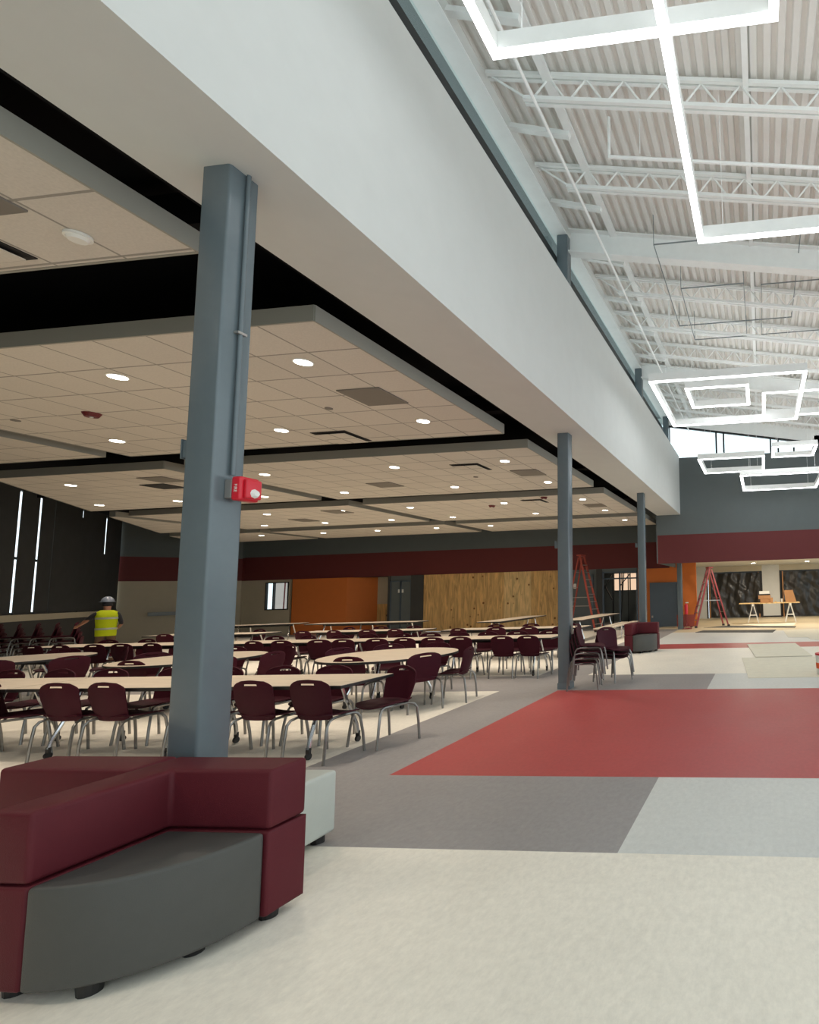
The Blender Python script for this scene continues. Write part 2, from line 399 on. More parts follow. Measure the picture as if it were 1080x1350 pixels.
# clerestory in end wall, top edge follows the roof
def zt(x): return zr(x) - .12
b = MB(); x = -3.3
for xa in (-3.3, -1.52, -1.24, .5, .78, 1.35):
    b.box(xa - .03, xa + .03, 19.74, 19.84, 6.52, zt(xa) - .3)
b.obox((-3.45, 19.79, zt(-3.45) - .32), (2.6, 19.79, zt(2.6) - .32), .1, .06); b.box(-3.45, 1.8, 19.74, 19.84, 6.50, 6.55)
f = struct(b.build('window_2', M['frame']))
b = MB(); bm = b.bm
b.bm.faces.new([bm.verts.new(p) for p in ((-3.4, 19.79, 6.52), (2.5, 19.79, 6.52), (2.5, 19.79, zt(2.5) - .3), (-3.4, 19.79, zt(-3.4) - .3))])
r = bmesh.ops.solidify(bm, geom=bm.faces[:], thickness=.006)
b.build('pane', M['glass'], f)
b = MB(); bm = b.bm
pts = [(-3.82, zt(-3.82) - .29), (8, zt(8) - .29), (8, zr(8) + .15), (-3.82, zr(-3.82) + .15)]
va = [bm.verts.new((x, 19.7, z)) for x, z in pts]; vb = [bm.verts.new((x, 19.9, z)) for x, z in pts]
bm.faces.new(va); bm.faces.new(vb[::-1])
for i in range(4): bm.faces.new([va[i], va[(i+1) % 4], vb[(i+1) % 4], vb[i]])
struct(b.build('trim_1', M['steelw']))
struct(MB().box(2.1, 8, 19.7, 19.9, 6.5, 7.1).build('wall_end_infill', M['wall_gray']))

# unseen right side and back wall, openings added to let daylight in
b = MB(); b.box(7.6, 7.8, -4, 30, 0, .5); b.box(7.6, 7.8, -4, 20, 6.4, 7.0)
for y in range(-4, 21, 3): b.box(7.62, 7.76, y, y + .12, 0.5, 6.4)
b.box(7.64, 7.74, -4, 20, 2.6, 2.7)
struct(b.build('wall_right', M['wall_white']))
b = MB(); b.box(-34, -2.6, -4.2, -4, 0, 9); b.box(-2.6, 8, -4.2, -4, 0, .4); b.box(-2.6, 8, -4.2, -4, 7.2, 9)
for x in (-.4, 2.4, 5.2): b.box(x, x + .12, -4.16, -4.04, .4, 7.2)
b.box(-2.6, 8, -4.16, -4.04, 3.0, 3.12)
struct(b.build('wall_back', M['wall_white']))

# ------------------------------------------------------------------ columns
def column(y, top, label, extra=None):
    root = thing('steel_column', label, 'column', (-3.37, y + .1, 0), 0, 'blue gray square steel columns')
    MB().box(-.1, .1, -.1, .1, 0, top).build('shaft', M['steelb'], root, smooth=True, bevel=.016, bseg=3)
    b = MB(); b.box(-.108, .108, -.108, .108, 0, .10); b.build('base_trim', M['steelb'], root, bevel=.002)
    return root
c1 = column(2.865, 8.08, 'blue gray steel column behind the burgundy sofa, carrying a red fire alarm')
c2 = column(8.90, 8.08, 'blue gray steel column beside the stacked burgundy chairs')
c3 = column(14.93, 8.08, 'blue gray steel column behind the small burgundy and gray sofa')
c4 = column(21.9, 2.8, 'short blue gray column under the maroon band near the red stepladder')
root = thing('steel_column', 'short upper stub of blue gray column at the far end of the clerestory', 'column', (-3.37, 19.5, 6.61), 0, 'blue gray square steel columns')
MB().box(-.1, .1, -.1, .1, 0, 1.47).build('shaft', M['steelb'], root, smooth=True, bevel=.012)
# conduit, junction boxes and the fire alarm
o = thing('conduit', 'thin gray conduit running down the front column to the fire alarm', 'conduit', (-3.252, 2.975, 0))
MB().tube([(0, 0, 2.39), (0, 0, 4.39)], .0125, 10).build('pipe', M['steelb'], o, smooth=True)
MB().box(-.02, .016, -.03, .03, 3.30, 3.315).build('strap', M['alu'], o)
root = thing('fire_alarm', 'red fire alarm horn with white strobe on the front column', 'fire alarm', (-3.27, 3.0, 2.30))
MB().box(.002, .05, -.06, .06, -.06, .055).build('back_box', M['alu'], root, bevel=.004)
MB().box(.05, .115, -.065, .065, -.075, .075).build('housing', M['red'], root, smooth=True, bevel=.014, bseg=3)
MB().box(.115, .14, -.045, .058, -.062, .06).build('horn_cover', M['red'], root, smooth=True, bevel=.01, bseg=3)
b = MB(); b.disc(0, 0, .030, 0, .018, 8, .018)
so = b.build('strobe_lens', M['white'], root); so.rotation_euler = (0, PI/2, 0); so.location = (.14, .008, -.028)
fc = bpy.data.curves.new('fire_text', 'FONT'); fc.body = 'FIRE'; fc.size = .028; fc.align_x = 'CENTER'; fc.align_y = 'CENTER'; fc.extrude = .0006
ft = bpy.data.objects.new('tmp_text', fc); COL.objects.link(ft)
bpy.context.view_layer.update()
me = bpy.data.meshes.new_from_object(ft.evaluated_get(bpy.context.evaluated_depsgraph_get())); bpy.data.objects.remove(ft)
me.materials.clear(); me.materials.append(M['white'])
lt = bpy.data.objects.new('lettering', me); COL.objects.link(lt); lt.parent = root
lt.location = (.083, -.0658, 0); lt.rotation_euler = (PI/2, PI/2, 0)
def jbox(x, y, z, s, label):
    root = thing('junction_box', label, 'box', (x, y, z), 0, 'small boxes on the columns')
    MB().box(-.035*s, .035*s, -.05*s, .05*s, -.055*s, .055*s).build('box_body', M['steelb'], root, bevel=.004)
    MB().box(-.044*s, -.035*s, -.056*s, .056*s, -.062*s, .062*s).build('cover_plate', M['steelb'], root, bevel=.002)
jbox(-3.515, 2.97, 2.56, 1, 'small blue gray junction box on the left side of the front column')
jbox(-3.505, 9.02, 2.44, 1, 'small gray box on the left side of the second column')
jbox(-3.505, 15.03, 2.9, 1, 'small gray box on the left side of the third column')

# ------------------------------------------------------------------ low hall ceiling
struct(MB().prism(HALL, 5.3, 5.36).build('ceiling_plenum', M['black']))
struct(MB().box(-3.86, -3.821, -4, 22.2, 4.40, 5.3).build('wall_plenum_side', M['black']))
def xd(y): return -15.7 - .79 * (y - 9.45)
for i, y in enumerate((1.5, 3.9, 8.8, 13.4, 18.2)):
    o = MB().obox((max(-24, xd(y) - 2), y, 4.95), (-3.9, y, 4.95), .18, .3).build('plenum_duct', M['black'])
    tag(o, 'black painted duct above the ceiling panels, %s row back' % ORD[i], 'duct', 'black ducts above the ceiling panels')
ZC = 4.25
def xd(y): return -15.7 - .79 * (y - 9.45)
rowsY = [(-.2, 3.44), (4.5, 8.3), (9.2, 13.05), (13.95, 17.75), (18.6, 21.3)]
rown = ['nearest', 'second', 'third', 'fourth', 'farthest']
def cloud(pts, label):
    cx, cy = pts[0]
    root = thing('ceiling_panel', label, 'ceiling panel', (cx, cy, ZC), 0, 'suspended tiled ceiling panels')
    P = [(x - cx, y - cy) for x, y in pts]
    MB().prism(P, 0.004, .15).build('tile_field', M['tile'], root)
    n = len(P); b = MB()
    for i in range(n):
        b.obox((*P[i], .078), (*P[(i+1) % n], .078), .02, .16)
    b.build('edge_trim', M['cloudedge'], root)
for r, (y0, y1) in enumerate(rowsY):
    cloud([(-4.15, y0), (-4.15, y1), (-11.12, y1), (-11.12, y0)], '%s tiled ceiling panel from the camera, beside the white bulkhead' % rown[r])
    if r == 0: continue
    cloud([(-11.57, y0), (-11.57, y1 - .05), (max(xd(y1), -18.6), y1 - .05)] + ([(-18.6, y0)] if xd(y0) < -18.6 else ([(max(xd(y1), -18.6), y1 - 1)] if 0 else []) + [(xd(y0), y0)]),
          '%s tiled ceiling panel from the camera, in the row nearer the window shades' % rown[r])
cloud([(-19.05, 13.95), (-19.05, 17.7), (xd(17.7), 17.7), (xd(13.95), 13.95)], 'small cut tiled ceiling panel against the window shades')
cloud([(-19.05, 18.6), (-19.05, 21.3), (-24.5, 21.3), (xd(18.6), 18.6)], 'far corner tiled ceiling panel above the beige wall')

# downlights
dl0 = None
def downlight(x, y, label, g):
    global dl0
    if dl0 is None:
        root = thing('downlight', label, 'ceiling light', (x, y, ZC), 0, g)
        b = MB(); b.disc(0, 0, .10, -.006, .002, 28); b.build('trim_ring', M['white'], root)
        b = MB(); b.disc(0, 0, .085, -.0085, -.006, 28); b.build('lens', M['down'], root)
        ld = bpy.data.lights.new('downlight_lamp', 'AREA'); ld.shape = 'DISK'; ld.size = .16; ld.energy = DL; ld.color = (1, .87, .72); ld.spread = math.radians(118)
        lo = bpy.data.objects.new('lamp', ld); COL.objects.link(lo); lo.parent = root; lo.location = (0, 0, -.02)
        dl0 = root; return
    c = copy_tree(dl0); c.location = (x, y, ZC); tag(c, label, 'ceiling light', g)
DL = 21
cols = [(-5.0, 'nearest the bulkhead'), (-7.35, 'second in from the bulkhead'), (-10.25, 'third in from the bulkhead'), (-12.45, 'fourth in from the bulkhead'), (-14.9, 'fifth in from the bulkhead'), (-17.2, 'sixth in from the bulkhead'), (-19.9, 'added seventh in from the bulkhead'), (-22.3, 'added eighth in from the bulkhead')]  # last two columns are added lamps that brighten the far left wall
for r, y in enumerate((.55, 2.7, 5.3, 7.45, 10.05, 12.22, 14.75, 16.95, 19.5)):
    for x, nm in cols:
        if r < 4 and x < -11: continue
        if r == 1 and x > -6: continue
        if x - .6 < xd(y) + 0: continue
        downlight(x, y, 'round recessed downlight %s, %s row from the camera' % (nm, ORD[r]), 'recessed downlights in the ceiling panels')
# vents, detectors
def flat(name, x, y, w, d, m, label, cat, t=.012, g=None):
    o = MB().box(-w/2, w/2, -d/2, d/2, -t, .003).build(name, M[m], loc=(x, y, ZC), bevel=.001)
    tag(o, label, cat, g)
G = 'ceiling grilles'
flat('return_grille', -5.0, 6.4, .58, .58, 'vent', 'gray return grille in the second ceiling panel near the bulkhead', 'vent', g=G)
flat('return_grille', -5.0, 11.15, .58, .58, 'vent', 'gray return grille in the third ceiling panel near the bulkhead', 'vent', g=G)
flat('return_grille', -5.0, 15.9, .58, .58, 'vent', 'gray return grille in the fourth ceiling panel near the bulkhead', 'vent', g=G)
flat('return_grille', -13.3, 10.6, .6, .5, 'ventdark', 'dark open square in the third ceiling panel by the window shades', 'vent', g=G)
flat('return_grille', -12.6, 10.0, .6, .5, 'vent', 'brown gray grille beside the dark open square in the third ceiling panel', 'vent', g=G)
flat('return_grille', -5.09, 2.58, .6, .62, 'vent', 'gray grille in the nearest ceiling panel at the left edge', 'vent', g=G)
flat('return_grille', -8.7, 11.6, .6, .5, 'vent', 'brown gray grille in the middle of the third ceiling panel', 'vent', g=G)
flat('return_grille', -12.7, 14.9, .6, .6, 'vent', 'brown gray grille in the fourth ceiling panel', 'vent', g=G)
flat('return_grille', -15.0, 16.2, .6, .6, 'vent', 'brown gray grille toward the far end of the fourth ceiling panel', 'vent', g=G)
def diffuser(x, y, label):
    root = thing('air_diffuser', label, 'vent', (x, y, ZC), 0, 'square air diffusers')
    b = MB(); b.box(-.3, .3, -.3, .3, -.004, .003); b.build('throat', M['ventdark'], root)
    b = MB(); b.box(-.26, .26, -.26, .26, -.035, -.028); b.build('face_plate', M['tile'], root)
diffuser(-6.75, 7.95, 'square tile faced air diffuser in the second ceiling panel'); diffuser(-5.9, 10.4, 'square tile faced air diffuser in the third ceiling panel')
diffuser(-5.69, 3.03, 'square air diffuser at the left end of the nearest ceiling panel'); diffuser(-6.4, 14.7, 'square air diffuser in the fourth ceiling panel')
root = thing('smoke_detector', 'round white smoke detector on the nearest ceiling panel', 'smoke detector', (-4.78, 3.15, ZC))
b = MB(); b.disc(0, 0, .075, -.018, .002, 28); b.build('base_ring', M['white'], root)
b = MB(); b.disc(0, 0, .05, -.04, -.018, 28, .062); b.build('sensor_head', M['white'], root)
def strobe(x, y, label):
    root = thing('ceiling_strobe', label, 'strobe', (x, y, ZC), 0, 'red strobes on the ceiling')
    b = MB(); b.disc(0, 0, .07, -.05, .003, 20, .1); b.build('housing', M['dred'], root)
    b = MB(); b.disc(0, 0, .02, -.058, -.05, 10); b.build('lens', M['white'], root)
strobe(-9.1, 6.3, 'dark red ceiling strobe in the second ceiling panel, left of the front column'); strobe(-7.9, 15.1, 'small dark ceiling strobe in the fourth panel'); strobe(-5.9, 14.15, 'red ceiling strobe in the fourth panel beside the second column')
for i, (x, y, l) in enumerate(((-5.9, 6.7, 'small round sprinkler cover left of the gray return grille'), (-10.4, 6.35, 'small round sprinkler cover left of the dark red strobe'), (-6.3, 11.3, 'small round sprinkler cover in the third ceiling panel'))):
    b = MB(); b.disc(0, 0, .05, -.006, .003, 20); tag(b.build('sprinkler_cover', M['vent'], loc=(x, y, ZC)), l, 'sprinkler', 'sprinkler covers')

# ------------------------------------------------------------------ far wall of the low hall (Y = 22.2)
YW = 23.8
def seg(name, m, x0, x1, z0, z1, y=YW, t=.15): return struct(MB().box(x0, x1, y, y + t, z0, z1).build(name, M[m]))
seg('wall_far_gray', 'wall_gray', -25.19, -4.10, 3.77, 5.30); seg('wall_far_band', 'maroon', -25.19, -4.10, 2.64, 3.77)
f = seg('wall_far_left', 'wall_beige', -25.19, -23.93, 0, 2.64); seg('wall_far_left_pier', 'wall_beige', -22.70, -22.62, 0, 2.64)
seg('wall_far_sill', 'wall_beige', -23.93, -22.70, 0, 1.19); seg('wall_far_lintel', 'wall_beige', -23.93, -22.70, 2.52, 2.64)
# interior window showing a bright room with a red ladder behind
b = MB()
for x in (-23.93, -23.53, -22.75): b.box(x, x + .05, YW - .02, YW + .1, 1.19, 2.52)
b.box(-23.93, -22.69, YW - .02, YW + .1, 1.19, 1.24); b.box(-23.93, -22.69, YW - .02, YW + .1, 2.48, 2.52)
f = struct(b.build('window_3', M['frame'])); MB().box(-23.91, -22.73, YW + .03, YW + .035, 1.22, 2.50).build('pane', M['glass'], f)
struct(MB().box(-25, -22, 25.3, 25.4, 0, 2.9).build('wall_side_room', emat('glowing_room_wall', (1, .9, .84), .55)))  # wall itself glows, in place of light inside the room
o = MB().obox((-23.75, 24.9, 1.0), (-23.35, 24.9, 2.7), .06, .06).obox((-23.35, 24.9, 2.7), (-23.0, 24.9, 1.9), .06, .06).obox((-24.0, 24.9, 1), (-23.95, 24.9, 2.6), .04, .04).build('folded_ladder', M['ladder2'])
tag(o, 'red ladder rails seen through the small window in the far wall', 'ladder')
seg('wall_far_reveal', 'black', -22.62, -22.46, 0, 2.64, YW + .1); seg('wall_far_orange', 'orange', -22.46, -19.78, 0, 2.64, YW - .05)
b = MB(); b.prism([(-19.78, YW - .05), (-19.62, YW - .05), (-18.85, YW + 1.0), (-19.0, YW + 1.0)], 0, 2.64); struct(b.build('wall_far_return', M['orange'])); struct(MB().box(-19.9, -17.3, YW + .15, YW + 1.2, 2.64, 2.7).build('ceiling_recess', M['darkwall']))
seg('wall_far_recess', 'wall_beige', -19.72, -17.37, 1.33, 2.64, YW + 1.0); seg('wall_far_recess_board', 'ply', -19.72, -17.37, 0, 1.33, YW + 1.0)
seg('wall_far_door_side', 'darkwall', -17.58, -17.47, 0, 2.64, YW, 1.0)
def door(n, x0, x1, z1, y, m, handle=True, label=None):
    f = struct(MB().box(x0, x1, y - .03, y + .03, .01, z1).build('door_%d' % n, M[m], bevel=.003))
    b = MB(); b.box(x0 - .05, x0, y - .05, y + .05, 0, z1 + .05); b.box(x1, x1 + .05, y - .05, y + .05, 0, z1 + .05); b.box(x0 - .05, x1 + .05, y - .05, y + .05, z1, z1 + .05)
    b.build('door_frame', M['doorb'], f)
    return f
seg('wall_far_doors', 'wall_gray', -17.47, -16.35, 0, 2.64, YW + .05)
for k, (xa, xb) in enumerate(((-17.39, -16.92), (-16.90, -16.42))):
    f = door(2 + k, xa, xb, 2.35, YW + .02, 'wall_gray'); MB().box((-17.0 if k == 0 else -16.81) - .04, (-17.0 if k == 0 else -16.81) + .04, YW - .03, YW - .012, 1.84, 2.0).build('wall_plate', M['white'], f)
seg('wall_far_pier', 'darkwall', -16.35, -15.76, 0, 2.64, YW - .1, .3)
# plywood sheets closing the opening: each sheet a thing
xs = [-15.76, -14.45, -13.14, -11.83, -10.53, -8.95]
for i in range(5):
    o = MB().box(xs[i] + .004, xs[i+1] - .004, YW - .02 - .012 * (i % 2), YW + .02, .02, 2.64).build('plywood_sheet', M['ply2' if i == 3 else 'ply'])
    tag(o, 'tall plywood sheet closing the far opening, %s from the left' % ORD[i], 'plywood', 'plywood sheets closing the far opening')
seg('wall_far_door_wall', 'wall_gray', -8.95, -7.45, 0, 2.64, YW + .04)
f = door(4, -8.63, -7.66, 2.35, YW, 'wall_gray'); MB().box(-8.60, -7.70, YW - .05, YW - .03, 0.98, 1.02).build('push_bar', M['alu'], f); MB().box(-8.52, -8.39, YW - .05, YW - .03, 1.79, 2.01).build('notice_plate', M['white'], f)
seg('wall_far_pier_dark', 'darkwall', -7.45, -7.18, 0, 2.64, YW - .05, .3)
seg('wall_far_head', 'wall_gray', -7.18, -5.57, 2.51, 2.64)
# vestibule behind
b = MB(); b.box(-9.6, -4.9, 28.6, 28.7, 0, 1.67); b.box(-9.6, -8.0, 28.6, 28.7, 1.67, 3); b.box(-6.6, -4.9, 28.6, 28.7, 1.67, 3); b.box(-8.0, -6.6, 28.6, 28.7, 2.57, 3)
struct(b.build('wall_vestibule', M['wall_gray'])); struct(MB().box(-9.7, -9.6, 24.0, 28.7, 0, 3).build('wall_vestibule_left', M['darkwall'])); struct(MB().box(-5.0, -4.9, 24.0, 28.7, 0, 3).build('wall_vestibule_right', M['darkwall']))
struct(MB().box(-9.7, -4.9, 23.95, 28.7, 2.95, 3.0).build('ceiling_vestibule', M['darkwall']))
b = MB()
for x in (-8.0, -7.55, -7.1, -6.65): b.box(x, x + .05, 28.5, 28.58, 1.67, 2.57)
f = struct(b.build('window_4', M['frame']))
MB().box(-8.0, -6.6, 28.60, 28.64, 1.67, 2.57).build('pane', emat('sunset_lit_window', (1, .70, .48), .9), f)
b = MB()
for x in (-7.18, -6.41, -5.62): b.box(x, x + .06, YW - .03, YW + .07, 0, 2.51)
b.box(-7.18, -5.56, YW - .03, YW + .07, 2.16, 2.22); b.box(-7.18, -5.56, YW - .03, YW + .07, 2.45, 2.51); b.box(-7.18, -5.56, YW - .03, YW + .07, 0, .1)
struct(b.build('door_5', M['doorb']))
b = MB(); b.obox((-8.2, 26.5, 1.2), (-7.5, 26.5, 2.5), .05, .05); b.obox((-7.5, 26.5, 1.2), (-8.2, 26.5, 2.5), .05, .05); b.obox((-8.25, 26.5, 0), (-8.25, 26.5, 2.7), .06, .06); b.obox((-7.45, 26.5, 0), (-7.45, 26.5, 2.7), .06, .06); b.obox((-7.1, 26.6, 0), (-6.9, 26.6, 2.7), .04, .04); b.obox((-6.7, 26.6, 0), (-6.7, 26.6, 2.7), .04, .04); b.obox((-7.1, 26.6, 1.9), (-6.5, 26.6, 2.6), .04, .04)
tag(b.build('scaffold', M['frame']), 'dark cross braced scaffold standing in the passage behind the opening', 'scaffold')
# orange wall by the end, with the slab door
seg('wall_far_orange_right', 'orange', -5.55, -2.92, 0, 2.89, YW + .05); seg('wall_far_orange_head', 'maroon', -5.55, -4.10, 2.59, 2.64, YW - .02)
struct(MB().box(-4.0, -3.85, YW + .2, 29.6, 0, 2.95).build('wall_side_room_left', M['wall_beige']))
f = struct(MB().box(-5.00, -3.67, YW - .06, YW + .02, 0, 1.95).build('door_6', M['doorb'], bevel=.004)); MB().box(-4.93, -4.87, YW - .10, YW - .06, 0.40, 0.49).build('lever', M['alu'], f); MB().box(-3.75, -3.71, YW - .09, YW - .06, 0, 1.92).build('edge_highlight', M['alu'], f)  # last pale strip stands in for the highlight on the door's side edge
o = MB().box(-.06, .06, -.03, 0, -.08, .08).build('thermostat', M['white'], loc=(-5.3, YW + .05, 1.41)); tag(o, 'small white thermostat on the orange wall left of the blue gray door', 'thermostat')
b = MB(); b.box(-5.55, -3.00, YW + .02, YW + .05, 0, 0.01); struct(b.build('baseboard_far', M['dark']))
for z0, z1, m_ in ((0, 2.64, 'wall_beige'), (2.64, 3.75, 'maroon'), (3.75, 5.3, 'wall_gray')): struct(MB().box(-25.35, -25.1, 23.78, 24.0, z0, z1).build('wall_far_corner', M[m_]))
# angled beige wall at the far left and shade wall
A = Vector((-27.4, 20.3, 0)); Bc = Vector((-25.2, 23.8, 0))
def slab(name, m, a, c, z0, z1, t=.12, parent=None):
    d = (c - a).normalized(); n = Vector((-d.y, d.x, 0)) * t
    b = MB(); b.prism([(a.x, a.y), (c.x, c.y), (c.x + n.x, c.y + n.y), (a.x + n.x, a.y + n.y)], z0, z1)
    o = b.build(name, M[m], parent)
    if not parent: struct(o)
    return o
slab('wall_left_far', 'wall_beige', A, Bc, 0, 2.65); slab('wall_left_far_band', 'maroon', A, Bc, 2.65, 3.72); slab('wall_left_far_top', 'wall_gray', A, Bc, 3.72, 5.3)
o = MB().obox((-26.6, 20.9, 1.2), (-25.9, 22.0, 1.2), .1, .16).build('wall_rail', M['fg']); tag(o, 'gray rail box mounted on the angled beige wall', 'rail')
D = Vector((.62, -.785, 0)); D.normalize()
N = Vector((-D.y, D.x, 0))            # towards the hall
if N.x < 0: N = -N
def wp(s, off=0): return A + D * s + N * off
def wslab(name, m, s0, s1, z0, z1, o0, o1, parent=None):
    p = [wp(s0, o0), wp(s1, o0), wp(s1, o1), wp(s0, o1)]
    ob = MB().prism([(q.x, q.y) for q in p], z0, z1).build(name, M[m], parent)
    return ob
struct(wslab('wall_left_sill', 'wall_beige', 0, 22, 1.22, 1.42, -.25, .05)); struct(wslab('wall_left_base', 'darkwall', 0, 22, 0, 1.22, -.2, 0)); struct(wslab('wall_left_head', 'darkwall', 0, 22, 5.3, 6.2, -.2, .0))
fr = MB()
for s in [0.02, 1.65, 3.85, 6.0, 6.97, 8.2, 10.2, 12.4, 14.6, 17, 19.5]:
    p = [wp(s - .03, -.12), wp(s + .03, -.12), wp(s + .03, -.02), wp(s - .03, -.02)]
    if s in (1.65, 3.85, 6.97, 8.2): continue
    fr.prism([(q.x, q.y) for q in p], 1.42, 5.3)
for z in (1.42, 3.1, 5.2):
    p = [wp(0, -.12), wp(22, -.12), wp(22, -.03), wp(0, -.03)]; fr.prism([(q.x, q.y) for q in p], z, z + .07)
wf = struct(fr.build('window_5', M['frame']))
shades = [(.05, 1.62, 0), (1.74, 3.82, 1), (3.90, 5.97, 2), (6.01, 6.88, 3), (7.03, 8.10, 4), (8.26, 10.2, 5), (10.24, 12.3, 6), (12.34, 14.5, 7), (14.55, 17, 8), (17.05, 19.4, 9), (19.45, 22, 10)]
for s0, s1, i in shades:
    root = thing('roller_shade', 'lowered charcoal roller shade on the window wall, %s from the far corner' % ORD[i], 'roller shade', tuple(wp(s0, .03)), 0, 'roller shades on the window wall')
    q = [wp(s0, .02), wp(s1, .02), wp(s1, .035), wp(s0, .035)]; o0 = wp(s0, .03)
    MB().prism([(v.x - o0.x, v.y - o0.y) for v in q], 1.46, 5.28).build('shade_fabric', M['blind'], root)
    q = [wp(s0, .0), wp(s1, .0), wp(s1, .055), wp(s0, .055)]
    MB().prism([(v.x - o0.x, v.y - o0.y) for v in q], 1.425, 1.46).build('hem_bar', M['frame'], root)
# partial slits: upper gap only
for s0, s1, z1, l in ((1.62, 1.74, 3.7, 'short dark shade strip closing the lower gap nearest the far corner'), (3.82, 3.90, 4.9, 'narrow dark shade strip closing most of the third gap')):
    o = wslab('shade_strip', 'blind', s0, s1, 1.42, z1, .02, .034); tag(o, l, 'shade strip')

# ------------------------------------------------------------------ room beyond the end wall
struct(MB().box(-3.84, 8, 19.9, 29.6, 2.8, 2.86).build('ceiling_end_room', M['wall_white'])); struct(MB().box(-3.86, -3.82, 19.7, 23.8, 2.6, 5.3).build('wall_end_return', M['wall_gray']))
YB = 29.5
def bs(x0, x1, z0, z1, n, m='wall_beige', y=YB, t=.15): return struct(MB().box(x0, x1, y, y + t, z0, z1).build(n, M[m]))
bs(-3.9, -3.02, 0, 2.8, 'wall_rear_left', 'wall_white'); bs(0.0, .93, 0.08, 2.8, 'wall_rear_pier', 'wall_white'); bs(-3.02, 0, 2.5, 2.8, 'wall_rear_head'); bs(.93, 8, 2.5, 2.8, 'wall_rear_head_right'); bs(4.2, 8, 0, 2.5, 'wall_rear_right')
bs(-.05, .98, 0, .08, 'baseboard_rear', 'dark', YB - .01); bs(-3, 8, 0, 3, 'wall_behind_sheeting', 'darkwall', YB + .6)
b = MB()
for x in (-3.04, -.1, .93, 4.15): b.box(x, x + .07, YB - .02, YB + .12, 0, 2.5)
struct(b.build('trim_2', M['dark']))
b = MB()
for x in (-2.9, -.22, 1.07): b.box(x, x + .06, YB - .06, YB - .01, 0, 2.45)
struct(b.build('trim_3', M['card']))
def sheeting(x0, x1, z1, label):
    b = MB(); bm = b.bm; nx, nz = 90, 60; g = []
    ph = random.random() * 9
    for j in range(nz + 1):
        row = []
        for i in range(nx + 1):
            u, v = i / nx, j / nz; X = x0 + (x1 - x0) * u; Z = .03 + (z1 - .03) * v
            tri = lambda t: abs((t % 1) * 2 - 1)
            d = .07*tri(u*2.1 + v*.8 + ph) + .06*tri(u*1.7 - v*1.3 + ph*.7) + .05*tri(u*5.3 + .5*math.sin(v*3)) + .03*tri(u*3.1 + v*3.7) + .022*tri(u*9 - v*2.2) + .012*math.sin(u*31 + v*17 + 2*math.sin(v*9))
            # slack swags between fixing points
            d += .04 * abs(math.sin(u*PI*3 + v)) * v - .12
            row.append(bm.verts.new((X, YB - .07 + d, Z)))
        g.append(row)
    for j in range(nz):
        for i in range(nx): bm.faces.new([g[j][i], g[j][i+1], g[j+1][i+1], g[j+1][i]])
    bmesh.ops.solidify(bm, geom=bm.faces[:], thickness=.004)
    o = b.build('plastic_sheeting', M['sheet'], smooth=True); tag(o, label, 'plastic sheeting', 'dark plastic sheeting over the openings')
sheeting(-2.78, -.12, 2.42, 'dark crinkled plastic sheeting hung behind the red stepladder'); sheeting(1.12, 4.1, 2.42, 'dark crinkled plastic sheeting right of the white pier')
for i, (x, y) in enumerate(((-1.0, 22.5), (.9, 22.9), (-.4, 26.5), (2.2, 26.5), (3.2, 22.8))):
    root = thing('room_downlight', 'recessed light in the low ceiling of the end room, %s' % ['left front', 'middle front', 'left rear', 'right rear', 'right front'][i], 'ceiling light', (x, y, 2.8), 0, 'lights of the end room')
    b = MB(); b.disc(0, 0, .1, -.006, .0, 20); b.build('lens', M['down'], root)
    ld = bpy.data.lights.new('room_lamp', 'AREA'); ld.shape = 'DISK'; ld.size = .18; ld.energy = 55; ld.color = (1, .86, .68); lo = bpy.data.objects.new('lamp', ld); COL.objects.link(lo); lo.parent = root; lo.location = (0, 0, -.02)

root = thing('passage_downlight', 'recessed light in the dark passage behind the far opening', 'ceiling light', (-6.9, 25.6, 2.95))
b = MB(); b.disc(0, 0, .09, -.006, 0, 20); b.build('lens', M['down'], root)
ld = bpy.data.lights.new('passage_lamp', 'AREA'); ld.shape = 'DISK'; ld.size = .18; ld.energy = 28; ld.color = (1, .86, .68); lo = bpy.data.objects.new('lamp', ld); COL.objects.link(lo); lo.parent = root; lo.location = (0, 0, -.02)

